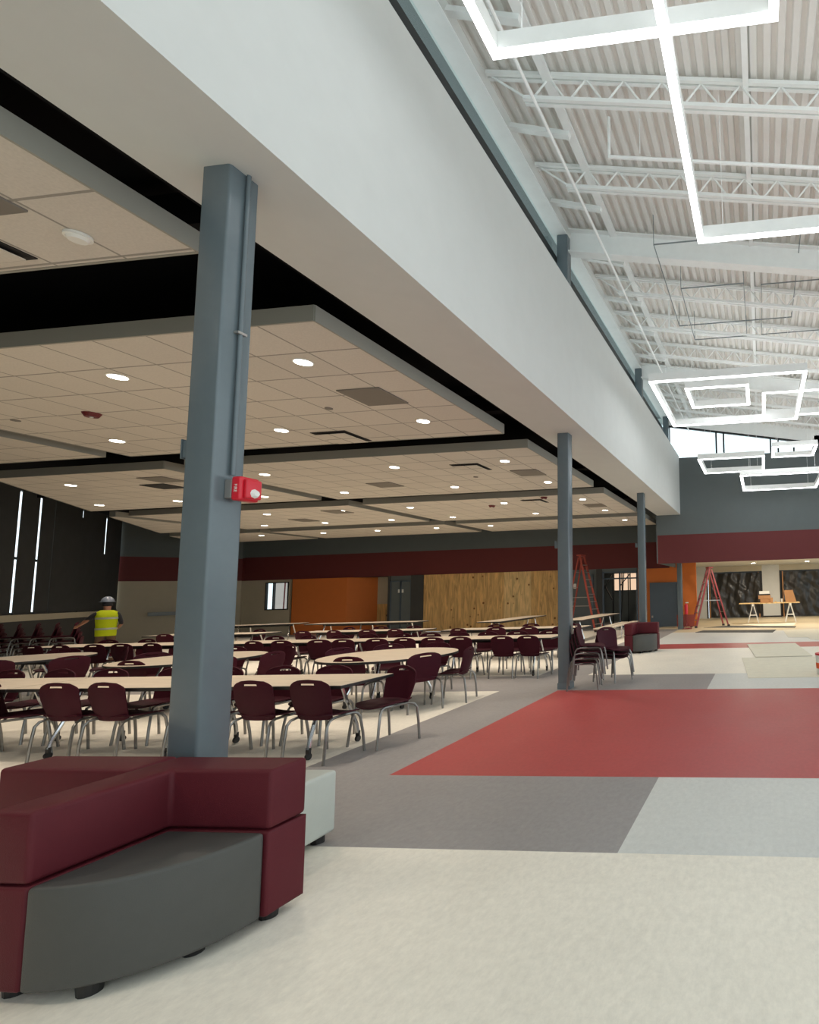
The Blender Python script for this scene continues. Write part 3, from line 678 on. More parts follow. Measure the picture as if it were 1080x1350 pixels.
# ------------------------------------------------------------------ LED pendants
def pendant(x0, x1, y0, y1, z, label, w=.075, h=.17, cables=None):
    cx, cy = (x0 + x1) / 2, (y0 + y1) / 2
    root = thing('led_pendant', label, 'pendant light', (cx, cy, z), 0, 'rectangular LED pendants'); X, Y = (x1 - x0) / 2, (y1 - y0) / 2
    def ring(xo, yo, xi, yi, z0, z1):
        b = MB(); bm = b.bm
        o = [(-xo,-yo),(xo,-yo),(xo,yo),(-xo,yo)]; n = [(-xi,-yi),(xi,-yi),(xi,yi),(-xi,yi)]
        V = {}
        for k, pts in (('o', o), ('n', n)):
            for zz in (z0, z1): V[k, zz] = [bm.verts.new((*p, zz)) for p in pts]
        for i in range(4):
            j = (i + 1) % 4
            bm.faces.new([V['o',z0][i], V['o',z0][j], V['o',z1][j], V['o',z1][i]]); bm.faces.new([V['n',z0][j], V['n',z0][i], V['n',z1][i], V['n',z1][j]])
            bm.faces.new([V['o',z1][i], V['o',z1][j], V['n',z1][j], V['n',z1][i]]); bm.faces.new([V['o',z0][j], V['o',z0][i], V['n',z0][i], V['n',z0][j]])
        return b
    ring(X, Y, X - w, Y - w, .012, h).build('housing', M['steelw'], root); ring(X - .001, Y - .001, X - w + .001, Y - w + .001, -.004, .012).build('diffuser', M['led'], root); ring(X - .022, Y - .022, X - w + .022, Y - w + .022, h - .002, h + .001).build('added_uplight', M['ledadd'], root)  # last ring: unseen upward glow, added to light the roof deck
    for sx, sy in cables or ((-.8, -1), (.8, -1), (-.8, 1), (.8, 1)):
        px, py = sx * (X - w/2), sy * (Y - w/2)
        MB().tube([(px, py, h), (px, py, zr(cx + px) - z)], .004, 6).build('cable', M['steelw'], root)
pendant(-2.09, .3, .9, 3.95, 6.1, 'largest bright rectangular LED pendant at the top left, nearest the camera')
pendant(-.62, 2.2, 2.6, 6.18, 5.8, 'long rectangular LED pendant hanging just below the nearest one')
pendant(-2.13, 1.04, 10.38, 13.45, 5.8, 'large rectangular LED pendant with a small one inside its outline')
pendant(-1.57, -.13, 11.66, 13.0, 6.1, 'small rectangular LED pendant seen inside the large one')
pendant(.17, 2.6, 12.25, 14.05, 6.1, 'rectangular LED pendant overlapping the large one at the right edge')
pendant(-1.8, .22, 15.9, 17.95, 5.5, 'flat rectangular LED pendant left of the end wall clerestory')
pendant(.42, 1.68, 14.9, 16.15, 5.5, 'smallest LED pendant, hanging at the right before the clerestory', h=.14)
pendant(-.55, 2.0, 16.2, 18.8, 5.0, 'lowest rectangular LED pendant in front of the gray end wall')

# ------------------------------------------------------------------ lounge seating
def pad(b, pts, z0, z1): b.prism(pts, z0, z1)
def lounge(root, mirror=1):
    """corner unit: origin at the outer back corner; arms run +x and -y (0.78 long, 0.22 deep), wedge seat between"""
    L1, L2, t, seat, top = .78, .76, .22, .46, .755
    # base blocks
    MB().prism([(t, -t), (L1, -t), (L1, 0), (0, 0), (0, 0), (0, -L2), (t, -L2)][:3] + [(L1, 0), (0, 0), (0, -L2), (t, -L2)], .05, seat - .004).build('base', M['vinyl_b'], root, smooth=True, bevel=.014, bseg=3)
    MB().prism([(t, -t), (L1, -t), (L1, 0), (0, 0), (0, -L2), (t, -L2)], seat + .004, top).build('backrest', M['vinyl_b'], root, smooth=True, bevel=.022, bseg=4)
    R = .56; n = 20
    pts = [(t + .004, -t - .004)] + [(t + .004 + (R - .02) * math.cos(a) , -t - .004 - (R - .02) * math.sin(a)) for a in [PI/2 * k / n for k in range(n + 1)]]
    MB().prism(pts, .05, seat - .002).build('seat', M['vinyl_g'], root, smooth=True, bevel=.02, bseg=4)
    for x, y in ((.7, -.12), (.60, -.40), (.42, -.66), (.1, -.68), (.1, -.1)):
        b = MB(); b.disc(x, y, .04, 0, .05, 12, .045); b.build('foot', M['dark'], root)
root = thing('corner_sofa', 'burgundy corner sofa with gray curved seat in the left foreground', 'sofa', (-3.275, 2.785, 0)); lounge(root)
# neighbouring back-to-back unit: arm continues to the left
root = thing('corner_sofa', 'burgundy sofa unit standing directly behind the foreground corner sofa', 'sofa', (-3.285, 2.79, 0))
MB().box(-.80, -.006, -.235, 0, .464, .755).build('backrest', M['vinyl_b'], root, smooth=True, bevel=.02, bseg=4)
MB().box(-.80, -.006, -.235, 0, .05, .456).build('base', M['vinyl_b'], root, smooth=True, bevel=.014, bseg=3)
for x in (-.7, -.12):
    b = MB(); b.disc(x, -.1, .04, 0, .05, 12); b.build('foot', M['dark'], root)
root = thing('ottoman', 'light gray square ottoman behind the burgundy corner sofa', 'ottoman', (-3.24, 3.30, 0))
MB().box(-.31, .31, -.22, .22, .05, .45).build('cushion', M['vinyl_l'], root, smooth=True, bevel=.025, bseg=4)
for x in (-.24, .24):
    for y in (-.15, .15):
        b = MB(); b.disc(x, y, .04, 0, .05, 12); b.build('foot', M['dark'], root)
root = thing('corner_sofa', 'small burgundy corner sofa with gray seat between the second and third column', 'sofa', (-3.60, 14.55, 0)); lounge(root)

# ------------------------------------------------------------------ chairs
def make_chair():
    root = thing('cafeteria_chair', 'x', 'chair')
    # backrest shell: grid with handle hole
    b = MB(); bm = b.bm; nu, nv = 22, 22; g = {}
    def hw(v):   # half width up the back
        w = .198 + .042 * math.sin(min(1, v * 1.6) * PI / 2)
        if v > .78: w *= math.sqrt(max(0.0, 1 - ((v - .78) / .26) ** 2.6)) * .999
        return max(w, .10)
    for j in range(nv + 1):
        v = j / nv
        for i in range(nu + 1):
            u = i / nu * 2 - 1
            x = hw(v) * u
            z = .405 + .41 * v - .012 * u * u * (v > .5)
            y = -.185 - .075 * v - .03 * math.sin(v * PI) * .5 + .045 * u * u * (1 - .35 * v)
            y += .0028 * math.sin(u * 34) * (1 if .12 < v < .72 else 0)
            g[i, j] = bm.verts.new((x, y, z))
    for j in range(nv):
        for i in range(nu):
            uc = (i + .5) / nu * 2 - 1; vc = (j + .5) / nv
            if abs(uc) < .33 and .86 < vc < .93: continue
            bm.faces.new([g[i, j], g[i+1, j], g[i+1, j+1], g[i, j+1]])
    bmesh.ops.recalc_face_normals(bm, faces=bm.faces)
    bmesh.ops.solidify(bm, geom=bm.faces[:], thickness=.012)
    b.build('backrest', M['plastic'], root, smooth=True)
    # seat
    b = MB(); bm = b.bm; g = {}; nu, nv = 18, 18
    for j in range(nv + 1):
        v = j / nv
        for i in range(nu + 1):
            u = i / nu * 2 - 1
            w = .20 + .04 * math.sin(min(1, v * 1.7) * PI / 2)
            if v > .82: w *= math.sqrt(max(.0, 1 - ((v - .82) / .22) ** 2.5)) * .6 + .4
            x = w * u; y = -.195 + .415 * v - .03 * u * u * v
            z = .448 - .022 * math.sin(v * PI * .8) * (1 - u * u) + .01 * u * u - .035 * max(0, v - .75) ** 1.5 * 8 * .5 + .03 * max(0, .12 - v) * 4 * (1 - .0)
            g[i, j] = bm.verts.new((x, y, z))
    for j in range(nv):
        for i in range(nu): bm.faces.new([g[i, j], g[i+1, j], g[i+1, j+1], g[i, j+1]])
    bmesh.ops.recalc_face_normals(bm, faces=bm.faces)
    bmesh.ops.solidify(bm, geom=bm.faces[:], thickness=.012)
    b.build('seat', M['plastic'], root, smooth=True)
    for s in (-1, 1):
        MB().tube([(s*.235, .235, 0.0), (s*.225, .215, .20), (s*.212, .19, .36), (s*.20, .165, .405), (s*.188, .12, .418), (s*.185, .02, .418)], .014, 8).build('leg', M['tube'], root, smooth=True)
        MB().tube([(s*.245, -.27, 0.0), (s*.242, -.255, .20), (s*.238, -.235, .36), (s*.23, -.205, .402), (s*.215, -.15, .418), (s*.185, .02, .418)], .014, 8).build('leg', M['tube'], root, smooth=True)
    b = MB(); b.tube([(-.185, .05, .414), (.185, .05, .414)], .010, 8); b.tube([(-.2, -.13, .414), (.2, -.13, .414)], .010, 8)
    b.build('seat_frame', M['tube'], root, smooth=True)
    return root
CH = make_chair(); used = [False]; count = {}
def chair(x, y, ang, label, group, z=0):
    """x,y = floor position, ang in degrees: 0 faces +Y"""
    if used[0]: o = copy_tree(CH)
    else: o = CH; used[0] = True
    o.location = (x, y, z); o.rotation_euler = (0, 0, math.radians(ang + random.uniform(-3, 3))); tag(o, label, 'chair', group)
    return o
g1 = 'chairs at the front long table'
NB = .265
for i, x in enumerate((-4.52, -5.15, -5.85, -6.84, -7.42, -8.15)):
    chair(x, 5.27, (-6, -2, 0, -3, 2, -40)[i], 'burgundy chair on the near side of the front table, %s from its right end' % ORD[i], g1)
chair(-4.27, 5.76, 166, 'burgundy chair at the far right corner of the front table, its seat toward us', g1)
for i, x in enumerate((-5.16, -5.84, -6.6, -7.3, -8.2)):
    chair(x, 5.87, 180, 'burgundy chair on the far side of the front table, %s from its right end' % ORD[i], g1)
g1b = 'chairs at the left front table'
for i, x in enumerate((-9.0, -9.75)):
    chair(x, 5.9, 180, 'burgundy chair on the far side of the front left table, %s from right' % ORD[i], g1b)
chair(-8.75, 5.1, 20, 'burgundy chair at the left edge of the view, near side of the front left table', g1b)
def facing(cx, cy, bx, by):  # chair with back top centre at bx,by facing cx,cy
    a = math.degrees(math.atan2(-(cx - bx), cy - by)); d = Vector((cx - bx, cy - by)).normalized()
    return bx + d.x * .26, by + d.y * .26, a
def ring_chairs(cx, cy, backs, where, group):
    for i, (bx, by, nm) in enumerate(backs):
        x, y, a = facing(cx, cy, bx, by); chair(x, y, a, 'burgundy chair %s of the %s' % (nm, where), group)
ring_chairs(-5.70, 7.85, [(-5.75, 6.98, 'on the near side'), (-4.78, 7.3, 'at the near right'), (-4.55, 8.1, 'at the right end'), (-5.65, 9.0, 'at the far side'), (-6.5, 8.85, 'at the far left'), (-7.0, 8.35, 'at the left end')], 'round table right of the front column', 'chairs at the first round table')
ring_chairs(-9.10, 7.80, [(-9.1, 6.95, 'on the near side'), (-8.1, 7.35, 'at the near right'), (-7.75, 7.95, 'at the right end'), (-8.5, 9.05, 'at the far right'), (-9.6, 8.95, 'at the far left'), (-10.2, 8.1, 'at the left end')], 'round table behind the front column', 'chairs at the second round table')
ring_chairs(-12.85, 8.15, [(-12.0, 7.3, 'at the near right'), (-11.2, 7.75, 'at the right end'), (-12.2, 9.3, 'at the far right'), (-13.6, 9.3, 'at the far left')], 'round table at the left edge', 'chairs at the third round table')
g3 = 'chairs at the middle row of long tables'
for i, x in enumerate((-4.5, -5.05, -5.9, -6.5, -7.08, -7.68, -8.4, -8.95, -9.75, -10.35, -11.5, -12.7, -13.45, -14.1, -14.9, -15.6)):
    chair(x, 10.33, random.uniform(-8, 8), 'burgundy chair on the near side of the middle table row, %s from the right' % ORD[i], g3)
for i, x in enumerate((-4.6, -5.3, -6.0, -6.65, -7.3, -8.0, -8.8, -9.5, -10.3, -11.1, -12.6, -13.5, -14.4, -15.4)):
    chair(x, 11.12, 180 + random.uniform(-8, 8), 'burgundy chair on the far side of the middle table row, %s from the right' % ORD[i], g3)
g4 = 'chairs at the back row of tables'
for i, x in enumerate((-4.9, -5.7, -6.6, -7.5, -9.4, -10.2, -11.1, -12.0, -14.3, -15.1, -16.1)):
    chair(x, 13.0 if x > -8.5 else 13.3, random.uniform(-10, 10), 'burgundy chair on the near side of the back table row, %s from the right' % ORD[i], g4)
for i, x in enumerate((-5.2, -6.2, -7.2, -9.8, -10.8, -11.8, -14.6, -15.8)):
    chair(x, 13.85 if x > -8.5 else 14.15, 180 + random.uniform(-10, 10), 'burgundy chair on the far side of the back table row, %s from the right' % ORD[i], g4)
# stack by the second column
names = ['bottom', 'second', 'third', 'top']
for k in range(4):
    chair(-3.02 + .035 * k, 9.0 + .0 * k, -78, 'burgundy chair in the stack beside the second column, %s one' % names[k], 'chairs stacked beside the second column', z=.09 * k)
for k in range(3):
    chair(-2.74 + .02 * k, 9.72 - .02 * k, -118, 'burgundy chair in the smaller stack behind the tall stack, %s one' % ['bottom', 'middle', 'top'][k], 'smaller stack beside the second column', z=.07 * k)
# stacks along the shade wall
for s in range(5):
    for k in range(4):
        chair(-18.55 - .60 * s - .02 * k, 12.75 - .03 * k, 140, 'burgundy chair in the %s stack before the shades, %s one' % (ORD[s], names[k]), 'chairs stacked before the window shades', z=.13 * k)

# ------------------------------------------------------------------ tables
def caster(b, x, y):
    b.disc(0, 0, .001, 0, .0005, 4)
def table_legs(root, spots, zt_, span=.0):
    for (x, y, dx, dy) in spots:
        MB().tube([(x + dx, y + dy, .10), (x + dx * .9, y + dy * .9, .2), (x + dx * .3, y + dy * .3, .5), (x, y, zt_)], .02, 8).build('leg', M['chrome'], root, smooth=True)
        b = MB(); b.tube([(x + dx - .012, y + dy, .034), (x + dx + .012, y + dy, .034)], .034, 14); b.box(x + dx - .02, x + dx + .02, y + dy - .012, y + dy + .012, .06, .12)
        b.build('caster', M['dark'], root)
def rect_table(x0, x1, y0, y1, label, rz=0, g='long laminate tables', under=True):
    cx, cy = (x0 + x1) / 2, (y0 + y1) / 2; X, Y = (x1 - x0) / 2, (y1 - y0) / 2
    root = thing('folding_table', label, 'table', (cx, cy, 0), rz, g)
    MB().box(-X + .004, X - .004, -Y + .004, Y - .004, .738, .742).build('tabletop', M['lam'], root)
    MB().box(-X, X, -Y, Y, .708, .7385).build('edge_band', M['dark'], root, bevel=.003)
    if X > Y:
        MB().box(-X*.8, X*.8, -.03, .03, .64, .70).build('frame', M['dark'], root)
        table_legs(root, [(-X*.72, -Y*.3, -.05, -.22), (-X*.72, Y*.3, -.05, .22), (X*.78, -Y*.3, .05, -.22), (X*.78, Y*.3, .05, .22)], .70)
        table_legs(root, [(-.12, -Y*.3, 0, -.15), (.12, Y*.3, 0, .15)], .70)
    else:
        MB().box(-.03, .03, -Y*.8, Y*.8, .64, .70).build('frame', M['dark'], root)
        table_legs(root, [(-X*.3, -Y*.75, -.15, 0), (X*.3, -Y*.75, .15, 0), (-X*.3, Y*.75, -.15, 0), (X*.3, Y*.75, .15, 0)], .70)
    return root
rect_table(-8.14, -4.24, 5.10, 5.88, 'long maple top table in front, its right end near the front column')
rect_table(-12.05, -8.16, 5.10, 5.88, 'long maple top table continuing out of view at the left')
rect_table(-8.15, -4.15, 10.3, 11.1, 'long maple top table in the middle row ending behind the second column')
rect_table(-12.2, -8.17, 10.3, 11.1, 'long maple top table in the middle row, second from the right')
rect_table(-16.2, -12.22, 10.3, 11.1, 'long maple top table in the middle row, third from the right')
rect_table(-8.2, -4.5, 13.1, 13.9, 'long maple top table in the back row ending behind the second column')
rect_table(-12.6, -9.0, 13.4, 14.2, 'long maple top table in the back row, second from the right')
rect_table(-17.2, -13.7, 13.4, 14.2, 'long maple top table in the back row, third from the right')
rect_table(-16.6, -12.3, 18.1, 18.9, 'bare thin table alone before the orange wall')
rect_table(-21.6, -17.6, 18.3, 19.1, 'bare table before the small far window', rz=.32)
rect_table(-9.4, -8.6, 16.9, 21.0, 'bare table set lengthwise before the plywood sheets', rz=.03)
rect_table(-6.45, -5.7, 16.6, 21.2, 'bare table set lengthwise beside the orange stepladder')
def round_table(cx, cy, r, label):
    root = thing('round_table', label, 'table', (cx, cy, 0), 0, 'round laminate tables')
    b = MB(); b.disc(0, 0, r - .004, .738, .742, 64); b.build('tabletop', M['lam'], root)
    b = MB(); b.disc(0, 0, r, .708, .7385, 64); b.build('edge_band', M['dark'], root)
    MB().box(-r*.7, r*.7, -.03, .03, .64, .70).build('frame', M['dark'], root)
    table_legs(root, [(-.35, -.1, -.1, -.25), (-.35, .1, -.1, .25), (.35, -.1, .1, -.25), (.35, .1, .1, .25), (-.1, -.1, 0, -.15), (.1, .1, 0, .15)], .70)
round_table(-5.72, 7.85, .95, 'round maple top table right of the front column')
round_table(-9.08, 7.80, .95, 'round maple top table behind the front column')
round_table(-12.9, 8.15, .95, 'round maple top table at the left edge')
# benches beside the lengthwise table
for i, x in enumerate((-5.3, -4.98)):
    root = thing('bench', 'low bench beside the lengthwise table, %s one' % ('nearer the table' if i == 0 else 'farther from the table'), 'bench', (x, 18.6 + i * .5, 0), 0, 'benches by the lengthwise table')
    MB().box(-.12, .12, -1.7, 1.7, .42, .45).build('seat', M['lam'], root)
    for y in (-1.4, -.4, .4, 1.4): MB().tube([(0, y, 0), (0, y, .42)], .016).build('leg', M['chrome'], root, smooth=True)

# ------------------------------------------------------------------ ladders
def stepladder(x, y, rz, H, spread, m, label, wb=.62, wt=.30):
    root = thing('stepladder', label, 'ladder', (x, y, 0), rz, 'stepladders')
    F = lambda z: -spread/2 + spread/2 * z / H         # front rails lean
    for s in (-1, 1): MB().obox((s*wb/2, F(0)*1.1, 0), (s*wt/2, -.03, H), .035, .08, up=(0, 1, 0)).build('front_rail', M[m], root)
    for s in (-1, 1): MB().obox((s*wb/2*.95, spread/2, 0), (s*wt/2*.9, .05, H - .05), .03, .06, up=(0, 1, 0)).build('rear_rail', M[m], root)
    n = int(H / .305)
    for k in range(1, n):
        z = .305 * k; w = wb + (wt - wb) * z / H
        yy = F(0)*1.1 + (-.03 - F(0)*1.1) * z / H
        MB().box(-w/2, w/2, yy - .045, yy + .045, z - .012, z + .012).build('step', M['alu'], root)
        if k % 2 == 0:
            yr = spread/2 + (.05 - spread/2) * z / H
            MB().box(-w/2*.9, w/2*.9, yr - .015, yr + .015, z - .012, z + .012).build('rear_brace', M['alu'], root)
    MB().box(-wt/2 - .03, wt/2 + .03, -.1, .12, H, H + .06).build('top_cap', M[m], root, bevel=.006)
    z = H * .45
    for s in (-1, 1): MB().obox((s*(wb+(wt-wb)*.45)/2, F(z), z), (s*(wb+(wt-wb)*.45)/2*.93, -F(z), z), .012, .025).build('spreader', M['alu'], root)
    for s in (-1, 1):
        for yy in (F(0)*1.1, spread/2): MB().box(s*wb/2*.97 - .03, s*wb/2*.97 + .03, yy - .05, yy + .05, 0, .08).build('shoe', M['dark'], root)
stepladder(-2.25, 23.1, math.radians(-64), 2.48, 1.4, 'ladder2', 'tall red stepladder standing open in the end room')
stepladder(-7.5, 21.9, math.radians(76), 3.12, 1.5, 'ladder', 'tall orange red stepladder against the far wall behind the second column', wb=.6)

# ------------------------------------------------------------------ end-room objects
root = thing('work_table', 'board on white trestles with boxes, before the plastic sheeting', 'work table', (.28, 25.3, 0))
MB().box(-1.38, 1.38, -.38, .38, .86, .895).build('board', M['ply2'], root, bevel=.004)
for x in (-.75, .95):
    for s in (-1, 1):
        for yy in (-.28, .28): MB().obox((x + s*.24, yy, 0), (x + s*.03, yy, .78), .04, .03).build('leg', M['white'], root)
    for yy in (-.28, .28): MB().obox((x - .14, yy, .34), (x + .14, yy, .34), .03, .03).build('brace', M['white'], root)
    MB().box(x - .05, x + .05, -.36, .36, .76, .86).build('trestle_head', M['white'], root)
ZT = .896
def tb(name, mat_, x, y, w, d, z0, h, rz, label, cat, bevel=.004):
    o = MB().box(-w/2, w/2, -d/2, d/2, 0, h).build(name, mat_ if not isinstance(mat_, str) else M[mat_], loc=(x, y, z0), rz=rz, bevel=bevel); tag(o, label, cat); return o
tb('cardboard_box', 'card', .12, 25.2, .48, .36, ZT, .17, .05, 'low cardboard box at the bottom of the pile on the work table', 'box')
tb('cardboard_box', 'card', .08, 25.2, .54, .4, ZT + .172, .17, -.06, 'wider cardboard box in the middle of the pile', 'box')
tb('tool_case', 'dark', .1, 25.2, .46, .34, ZT + .344, .06, .03, 'flat black case under the pale box in the pile', 'case')
tb('pale_box', 'white', .07, 25.2, .46, .36, ZT + .406, .13, .02, 'pale gray box topping the pile on the work table', 'box')
tb('parts_bag', 'card', .36, 25.1, .14, .2, ZT, .23, .3, 'small brown bag leaning beside the pile of boxes', 'bag')
b = MB(); b.disc(0, 0, .035, 0, .17, 18, .05); tag(b.build('paper_cup', M['white'], loc=(.86, 25.2, ZT), smooth=True), 'white paper cup on the work table', 'cup')
b = MB(); b.disc(0, 0, .05, 0, .05, 14); tag(b.build('tape_roll', M['ply2'], loc=(.58, 25.15, ZT)), 'small roll of tape between the boxes and the cup', 'tape')
b = MB(); b.prism([(-.24, -.16), (.24, -.16), (.24, .16), (-.24, .16)], 0, .55)
for v in b.bm.verts:
    if v.co.z > .3: v.co.x = v.co.x * .8 - .1; v.co.y += .04
tag(b.build('open_carton', M['card'], loc=(1.28, 25.25, ZT)), 'tall leaning cardboard carton at the right end of the work table', 'box')
# floor protection sheets, mats
def sheetf(name, m, pts, label, cat, t=.006, z=0.001, g=None):
    o = MB().prism(pts, z, z + t).build(name, M[m]); tag(o, label, cat, g)
sheetf('floor_board', 'paper', [(-.50, 15.5), (.86, 15.6), (1.08, 12.72), (-.22, 12.66)], 'pale protective board on the floor crossing the red stripe', 'floor board', g='floor boards', z=.0085)
sheetf('floor_board', 'paper', [(-.53, 12.58), (1.6, 12.62), (1.75, 9.84), (-.31, 9.80)], 'pale protective board on the floor nearer the bucket', 'floor board', g='floor boards')
sheetf('floor_mat', 'mat', [(-2.55, 20.15), (-2.35, 20.95), (.45, 20.6), (.30, 19.5)], 'long dark mat on the floor before the red stepladder', 'mat', .012)
sheetf('floor_paper', 'mat', [(-2.5, 22.6), (-1.6, 23.5), (1.3, 22.3), (1.2, 21.5)], 'gray floor paper running past the red stepladder', 'floor paper', .004)
sheetf('floor_paper', 'paper', [(-1.1, 23.85), (1.45, 24.5), (1.2, 22.5), (-.2, 22.9)], 'pale floor paper in front of the trestles', 'floor paper', .004, .006)
sheetf('floor_paper', 'paper', [(.7, 20.6), (2.8, 20.8), (2.8, 16.6), (1.4, 16.6), (1.35, 17.4), (.75, 17.5)], 'pale floor paper at the right before the end room', 'floor paper', .004)
# bucket
root = thing('bucket', 'white plastic bucket with red lid and orange label at the right edge', 'bucket', (1.06, 10.1, 0))
b = MB(); b.disc(0, 0, .135, 0, .36, 32, .152); b.build('pail', M['white'], root, smooth=True)
b = MB(); b.disc(0, 0, .1455, .12, .22, 32, .149); b.build('label_band', M['orangep'], root, smooth=True)
b = MB(); b.disc(0, 0, .158, .355, .385, 32); b.build('lid', M['red'], root, smooth=True)
# extinguisher stand
root = thing('extinguisher_stand', 'red fire extinguisher stand beside the short column and red stepladder', 'stand', (-3.12, 22.0, 0))
b = MB(); pts = [(.2*math.cos(a), .2*math.sin(a), .02) for a in [2*PI*k/16 for k in range(17)]]; b.tube(pts, .015, 6); b.build('base_ring', M['ladder2'], root, smooth=True)
b = MB()
for a in (0.4, 2.5, 4.6): b.tube([(.2*math.cos(a), .2*math.sin(a), .02), (0, 0, .25)], .012, 6)
b.tube([(0, 0, .1), (0, 0, .75)], .02, 8); b.build('post', M['ladder2'], root, smooth=True)
MB().box(-.42, .3, .05, .07, .1, .58).build('sign_panel', M['ladder'], root)
root = thing('fire_extinguisher', 'red fire extinguisher hanging on its stand', 'fire extinguisher', (-3.12, 21.9, .60))
b = MB(); b.tube([(0, 0, 0), (0, 0, .02), (0, 0, .36), (0, 0, .41), (0, 0, .44)], [.05, .07, .07, .05, .02], 16); b.build('cylinder', M['red'], root, smooth=True)
MB().box(-.02, .1, -.015, .015, .45, .49).build('lever', M['white'], root)

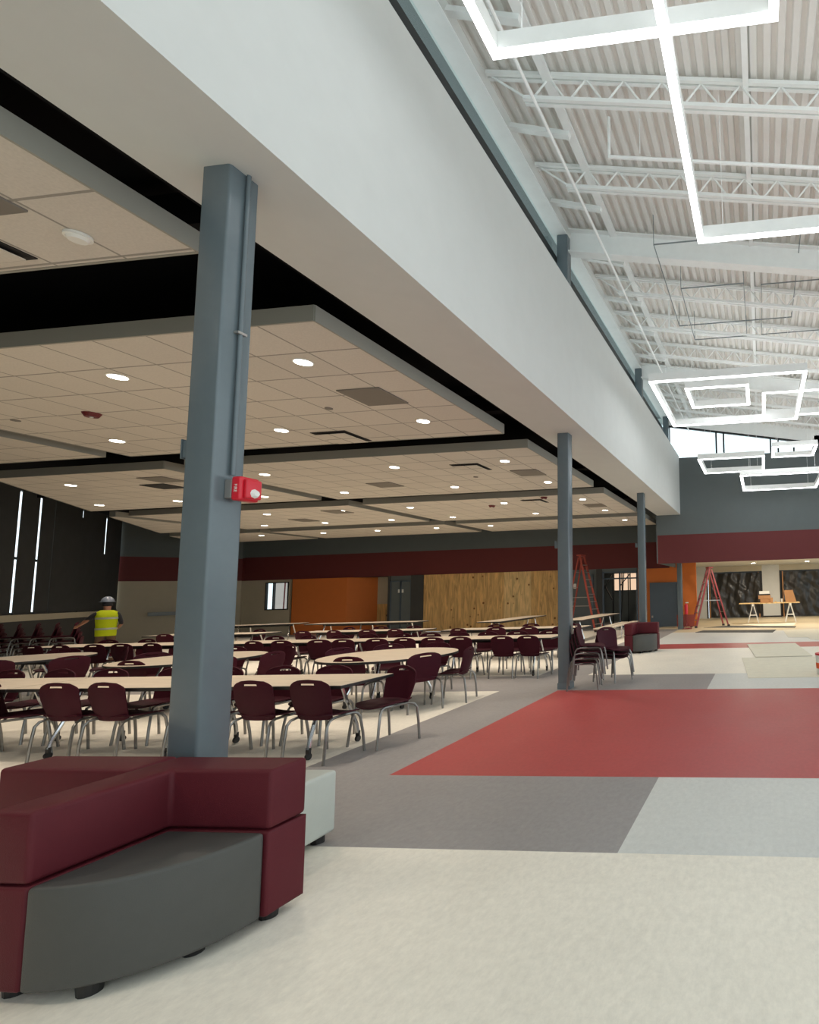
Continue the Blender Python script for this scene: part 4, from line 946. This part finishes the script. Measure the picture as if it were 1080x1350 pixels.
# ------------------------------------------------------------------ worker
def worker():
    root = thing('person', 'person in yellow safety vest and hard hat seen from behind, reaching toward the shades', 'person', (-16.9, 12.35, 0), math.radians(58))
    J = {'pel': ((0, 0, .95), .11), 'wai': ((0, .0, 1.1), .11), 'che': ((0, .03, 1.34), .11), 'nek': ((0, .06, 1.52), .065), 'hed': ((0, .10, 1.64), .09), 'top': ((0, .11, 1.74), .085),
         'hl': ((-.1, 0, .88), .1), 'kl': ((-.12, .05, .5), .07), 'al': ((-.12, -.02, .1), .045), 'fl': ((-.13, .13, .04), .04),
         'hr': ((.1, 0, .88), .1), 'kr': ((.12, .03, .5), .07), 'ar': ((.13, -.04, .1), .045), 'fr': ((.14, .11, .04), .04),
         'sl': ((-.19, .03, 1.42), .07), 'el': ((-.36, .2, 1.22), .045), 'wl': ((-.45, .44, 1.12), .03), 'ml': ((-.47, .5, 1.1), .032),
         'sr': ((.19, .03, 1.42), .07), 'er': ((.27, .0, 1.15), .045), 'wr': ((.22, .22, 1.02), .03), 'mr': ((.21, .28, 1.01), .032)}
    E = [('pel','wai'),('wai','che'),('che','nek'),('nek','hed'),('hed','top'),('pel','hl'),('hl','kl'),('kl','al'),('al','fl'),('pel','hr'),('hr','kr'),('kr','ar'),('ar','fr'),('che','sl'),('sl','el'),('el','wl'),('wl','ml'),('che','sr'),('sr','er'),('er','wr'),('wr','mr')]
    for s, w, m_ in (('l', 'wl', 'ml'), ('r', 'wr', 'mr')):   # fingers
        base = Vector(J[m_][0]); d = (base - Vector(J[w][0])).normalized(); side = Vector((-d.y, d.x, 0)).normalized()
        for k, (off, ln) in enumerate(((-.03, .06), (-.01, .075), (.01, .07), (.03, .055))):
            J['f%s%d' % (s, k)] = (tuple(base + side * off + d * .03), .010); J['g%s%d' % (s, k)] = (tuple(base + side * off + d * (.03 + ln) + Vector((0, 0, -.02))), .008)
            E += [(m_, 'f%s%d' % (s, k)), ('f%s%d' % (s, k), 'g%s%d' % (s, k))]
        J['t' + s] = (tuple(base + side * .05 + d * .01), .011); E.append((m_, 't' + s))
    ks = list(J); me = bpy.data.meshes.new('body'); me.from_pydata([J[k][0] for k in ks], [(ks.index(a), ks.index(b_)) for a, b_ in E], [])
    o = bpy.data.objects.new('body', me); COL.objects.link(o)
    sk = o.modifiers.new('s', 'SKIN'); o.modifiers.new('u', 'SUBSURF').levels = 2
    for i, k in enumerate(ks): me.skin_vertices[0].data[i].radius = (J[k][1], J[k][1])
    me.skin_vertices[0].data[0].use_root = True
    bpy.context.view_layer.update()
    m2 = bpy.data.meshes.new_from_object(o.evaluated_get(bpy.context.evaluated_depsgraph_get()))
    bpy.data.objects.remove(o)
    m2.materials.clear()
    for k in ('skin', 'shirt', 'pants'): m2.materials.append(M[k])
    for p in m2.polygons:
        c = p.center; p.use_smooth = True
        arm = abs(c.x) > .24
        if c.z < .98 and not arm: p.material_index = 2
        elif c.z < 1.5 and not (abs(c.x) > .3 and c.z < 1.26) and not (c.x > .17 and c.z < 1.12): p.material_index = 1
        else: p.material_index = 0
    body = bpy.data.objects.new('body', m2); COL.objects.link(body); body.parent = root
    # vest: rings around torso
    b = MB(); bm = b.bm; n = 28; prof = [(.84, .19, .15), (.95, .195, .155), (1.1, .19, .15), (1.25, .205, .165), (1.36, .215, .17), (1.45, .20, .13), (1.5, .12, .09)]
    rings = []
    for z, rx, ry in prof: rings.append([bm.verts.new((rx * math.cos(2*PI*k/n), ry * math.sin(2*PI*k/n) + .02 + (z - .95) * .04, z)) for k in range(n)])
    for a, c in zip(rings, rings[1:]):
        for k in range(n): bm.faces.new([a[k], a[(k+1) % n], c[(k+1) % n], c[k]])
    bmesh.ops.solidify(bm, geom=bm.faces[:], thickness=.008)
    b.build('vest', M['hivis'], root, smooth=True)
    for z0, rx, ry in ((1.0, .203, .163), (1.27, .217, .177)):
        b = MB(); bm = b.bm
        r1 = [[bm.verts.new((rx * math.cos(2*PI*k/n), ry * math.sin(2*PI*k/n) + .02 + (z0 - .95) * .04, z)) for k in range(n)] for z in (z0, z0 + .05)]
        for k in range(n): bm.faces.new([r1[0][k], r1[0][(k+1) % n], r1[1][(k+1) % n], r1[1][k]])
        b.build('reflective_band', M['refl'], root, smooth=True)
    b = MB(); bm = b.bm
    g = bmesh.ops.create_uvsphere(bm, u_segments=20, v_segments=12, radius=1)
    for v in g['verts']: v.co = Vector((v.co.x * .125, v.co.y * .15 + .115, max(v.co.z, 0) * .14 + 1.72))
    b.disc(0, .14, .15, 1.712, 1.722, 24); b.build('hard_hat', M['hat'], root, smooth=True)
    b = MB(); b.sphere((0, .09, 1.66), .1, (1, 1.05, .9)); b.build('hair', M['shirt'], root, smooth=True)
worker()

# ------------------------------------------------------------------ world, camera
w = bpy.data.worlds.new('World'); S.world = w; w.use_nodes = True
bg = w.node_tree.nodes['Background']; bg.inputs['Color'].default_value = (.84, .95, 1, 1); bg.inputs['Strength'].default_value = 1.75
cam = bpy.data.cameras.new('Camera'); co = bpy.data.objects.new('Camera', cam); COL.objects.link(co)
yaw, pitch, roll, F, PX, PYc = -.1041, .09443, -.0288, 710.43, 928.99, 709.36
cy, sy = math.cos(yaw), math.sin(yaw)
fwd = Vector((sy * math.cos(pitch), cy * math.cos(pitch), math.sin(pitch))); r = Vector((cy, -sy, 0)); u = r.cross(fwd)
r2 = r * math.cos(roll) + u * math.sin(roll); u2 = -r * math.sin(roll) + u * math.cos(roll)
co.matrix_world = Matrix(((r2.x, u2.x, -fwd.x, 0), (r2.y, u2.y, -fwd.y, 0), (r2.z, u2.z, -fwd.z, 1.6), (0, 0, 0, 1)))
cam.sensor_fit = 'AUTO'; cam.sensor_width = 36; cam.lens = F * 36 / 1350
cam.shift_x = (540 - PX) / 1350; cam.shift_y = (PYc - 675) / 1350
cam.clip_start = .05; cam.clip_end = 200
S.camera = co
S.view_settings.view_transform = 'Standard'; S.view_settings.look = 'None'; S.view_settings.gamma = 1; S.view_settings.exposure = 0
S.view_settings.use_curve_mapping = False
try:
    S.cycles.max_bounces = 10; S.cycles.diffuse_bounces = 6; S.cycles.sample_clamp_indirect = 6; S.cycles.use_light_tree = True
    S.cycles.use_denoising = True
except Exception: pass
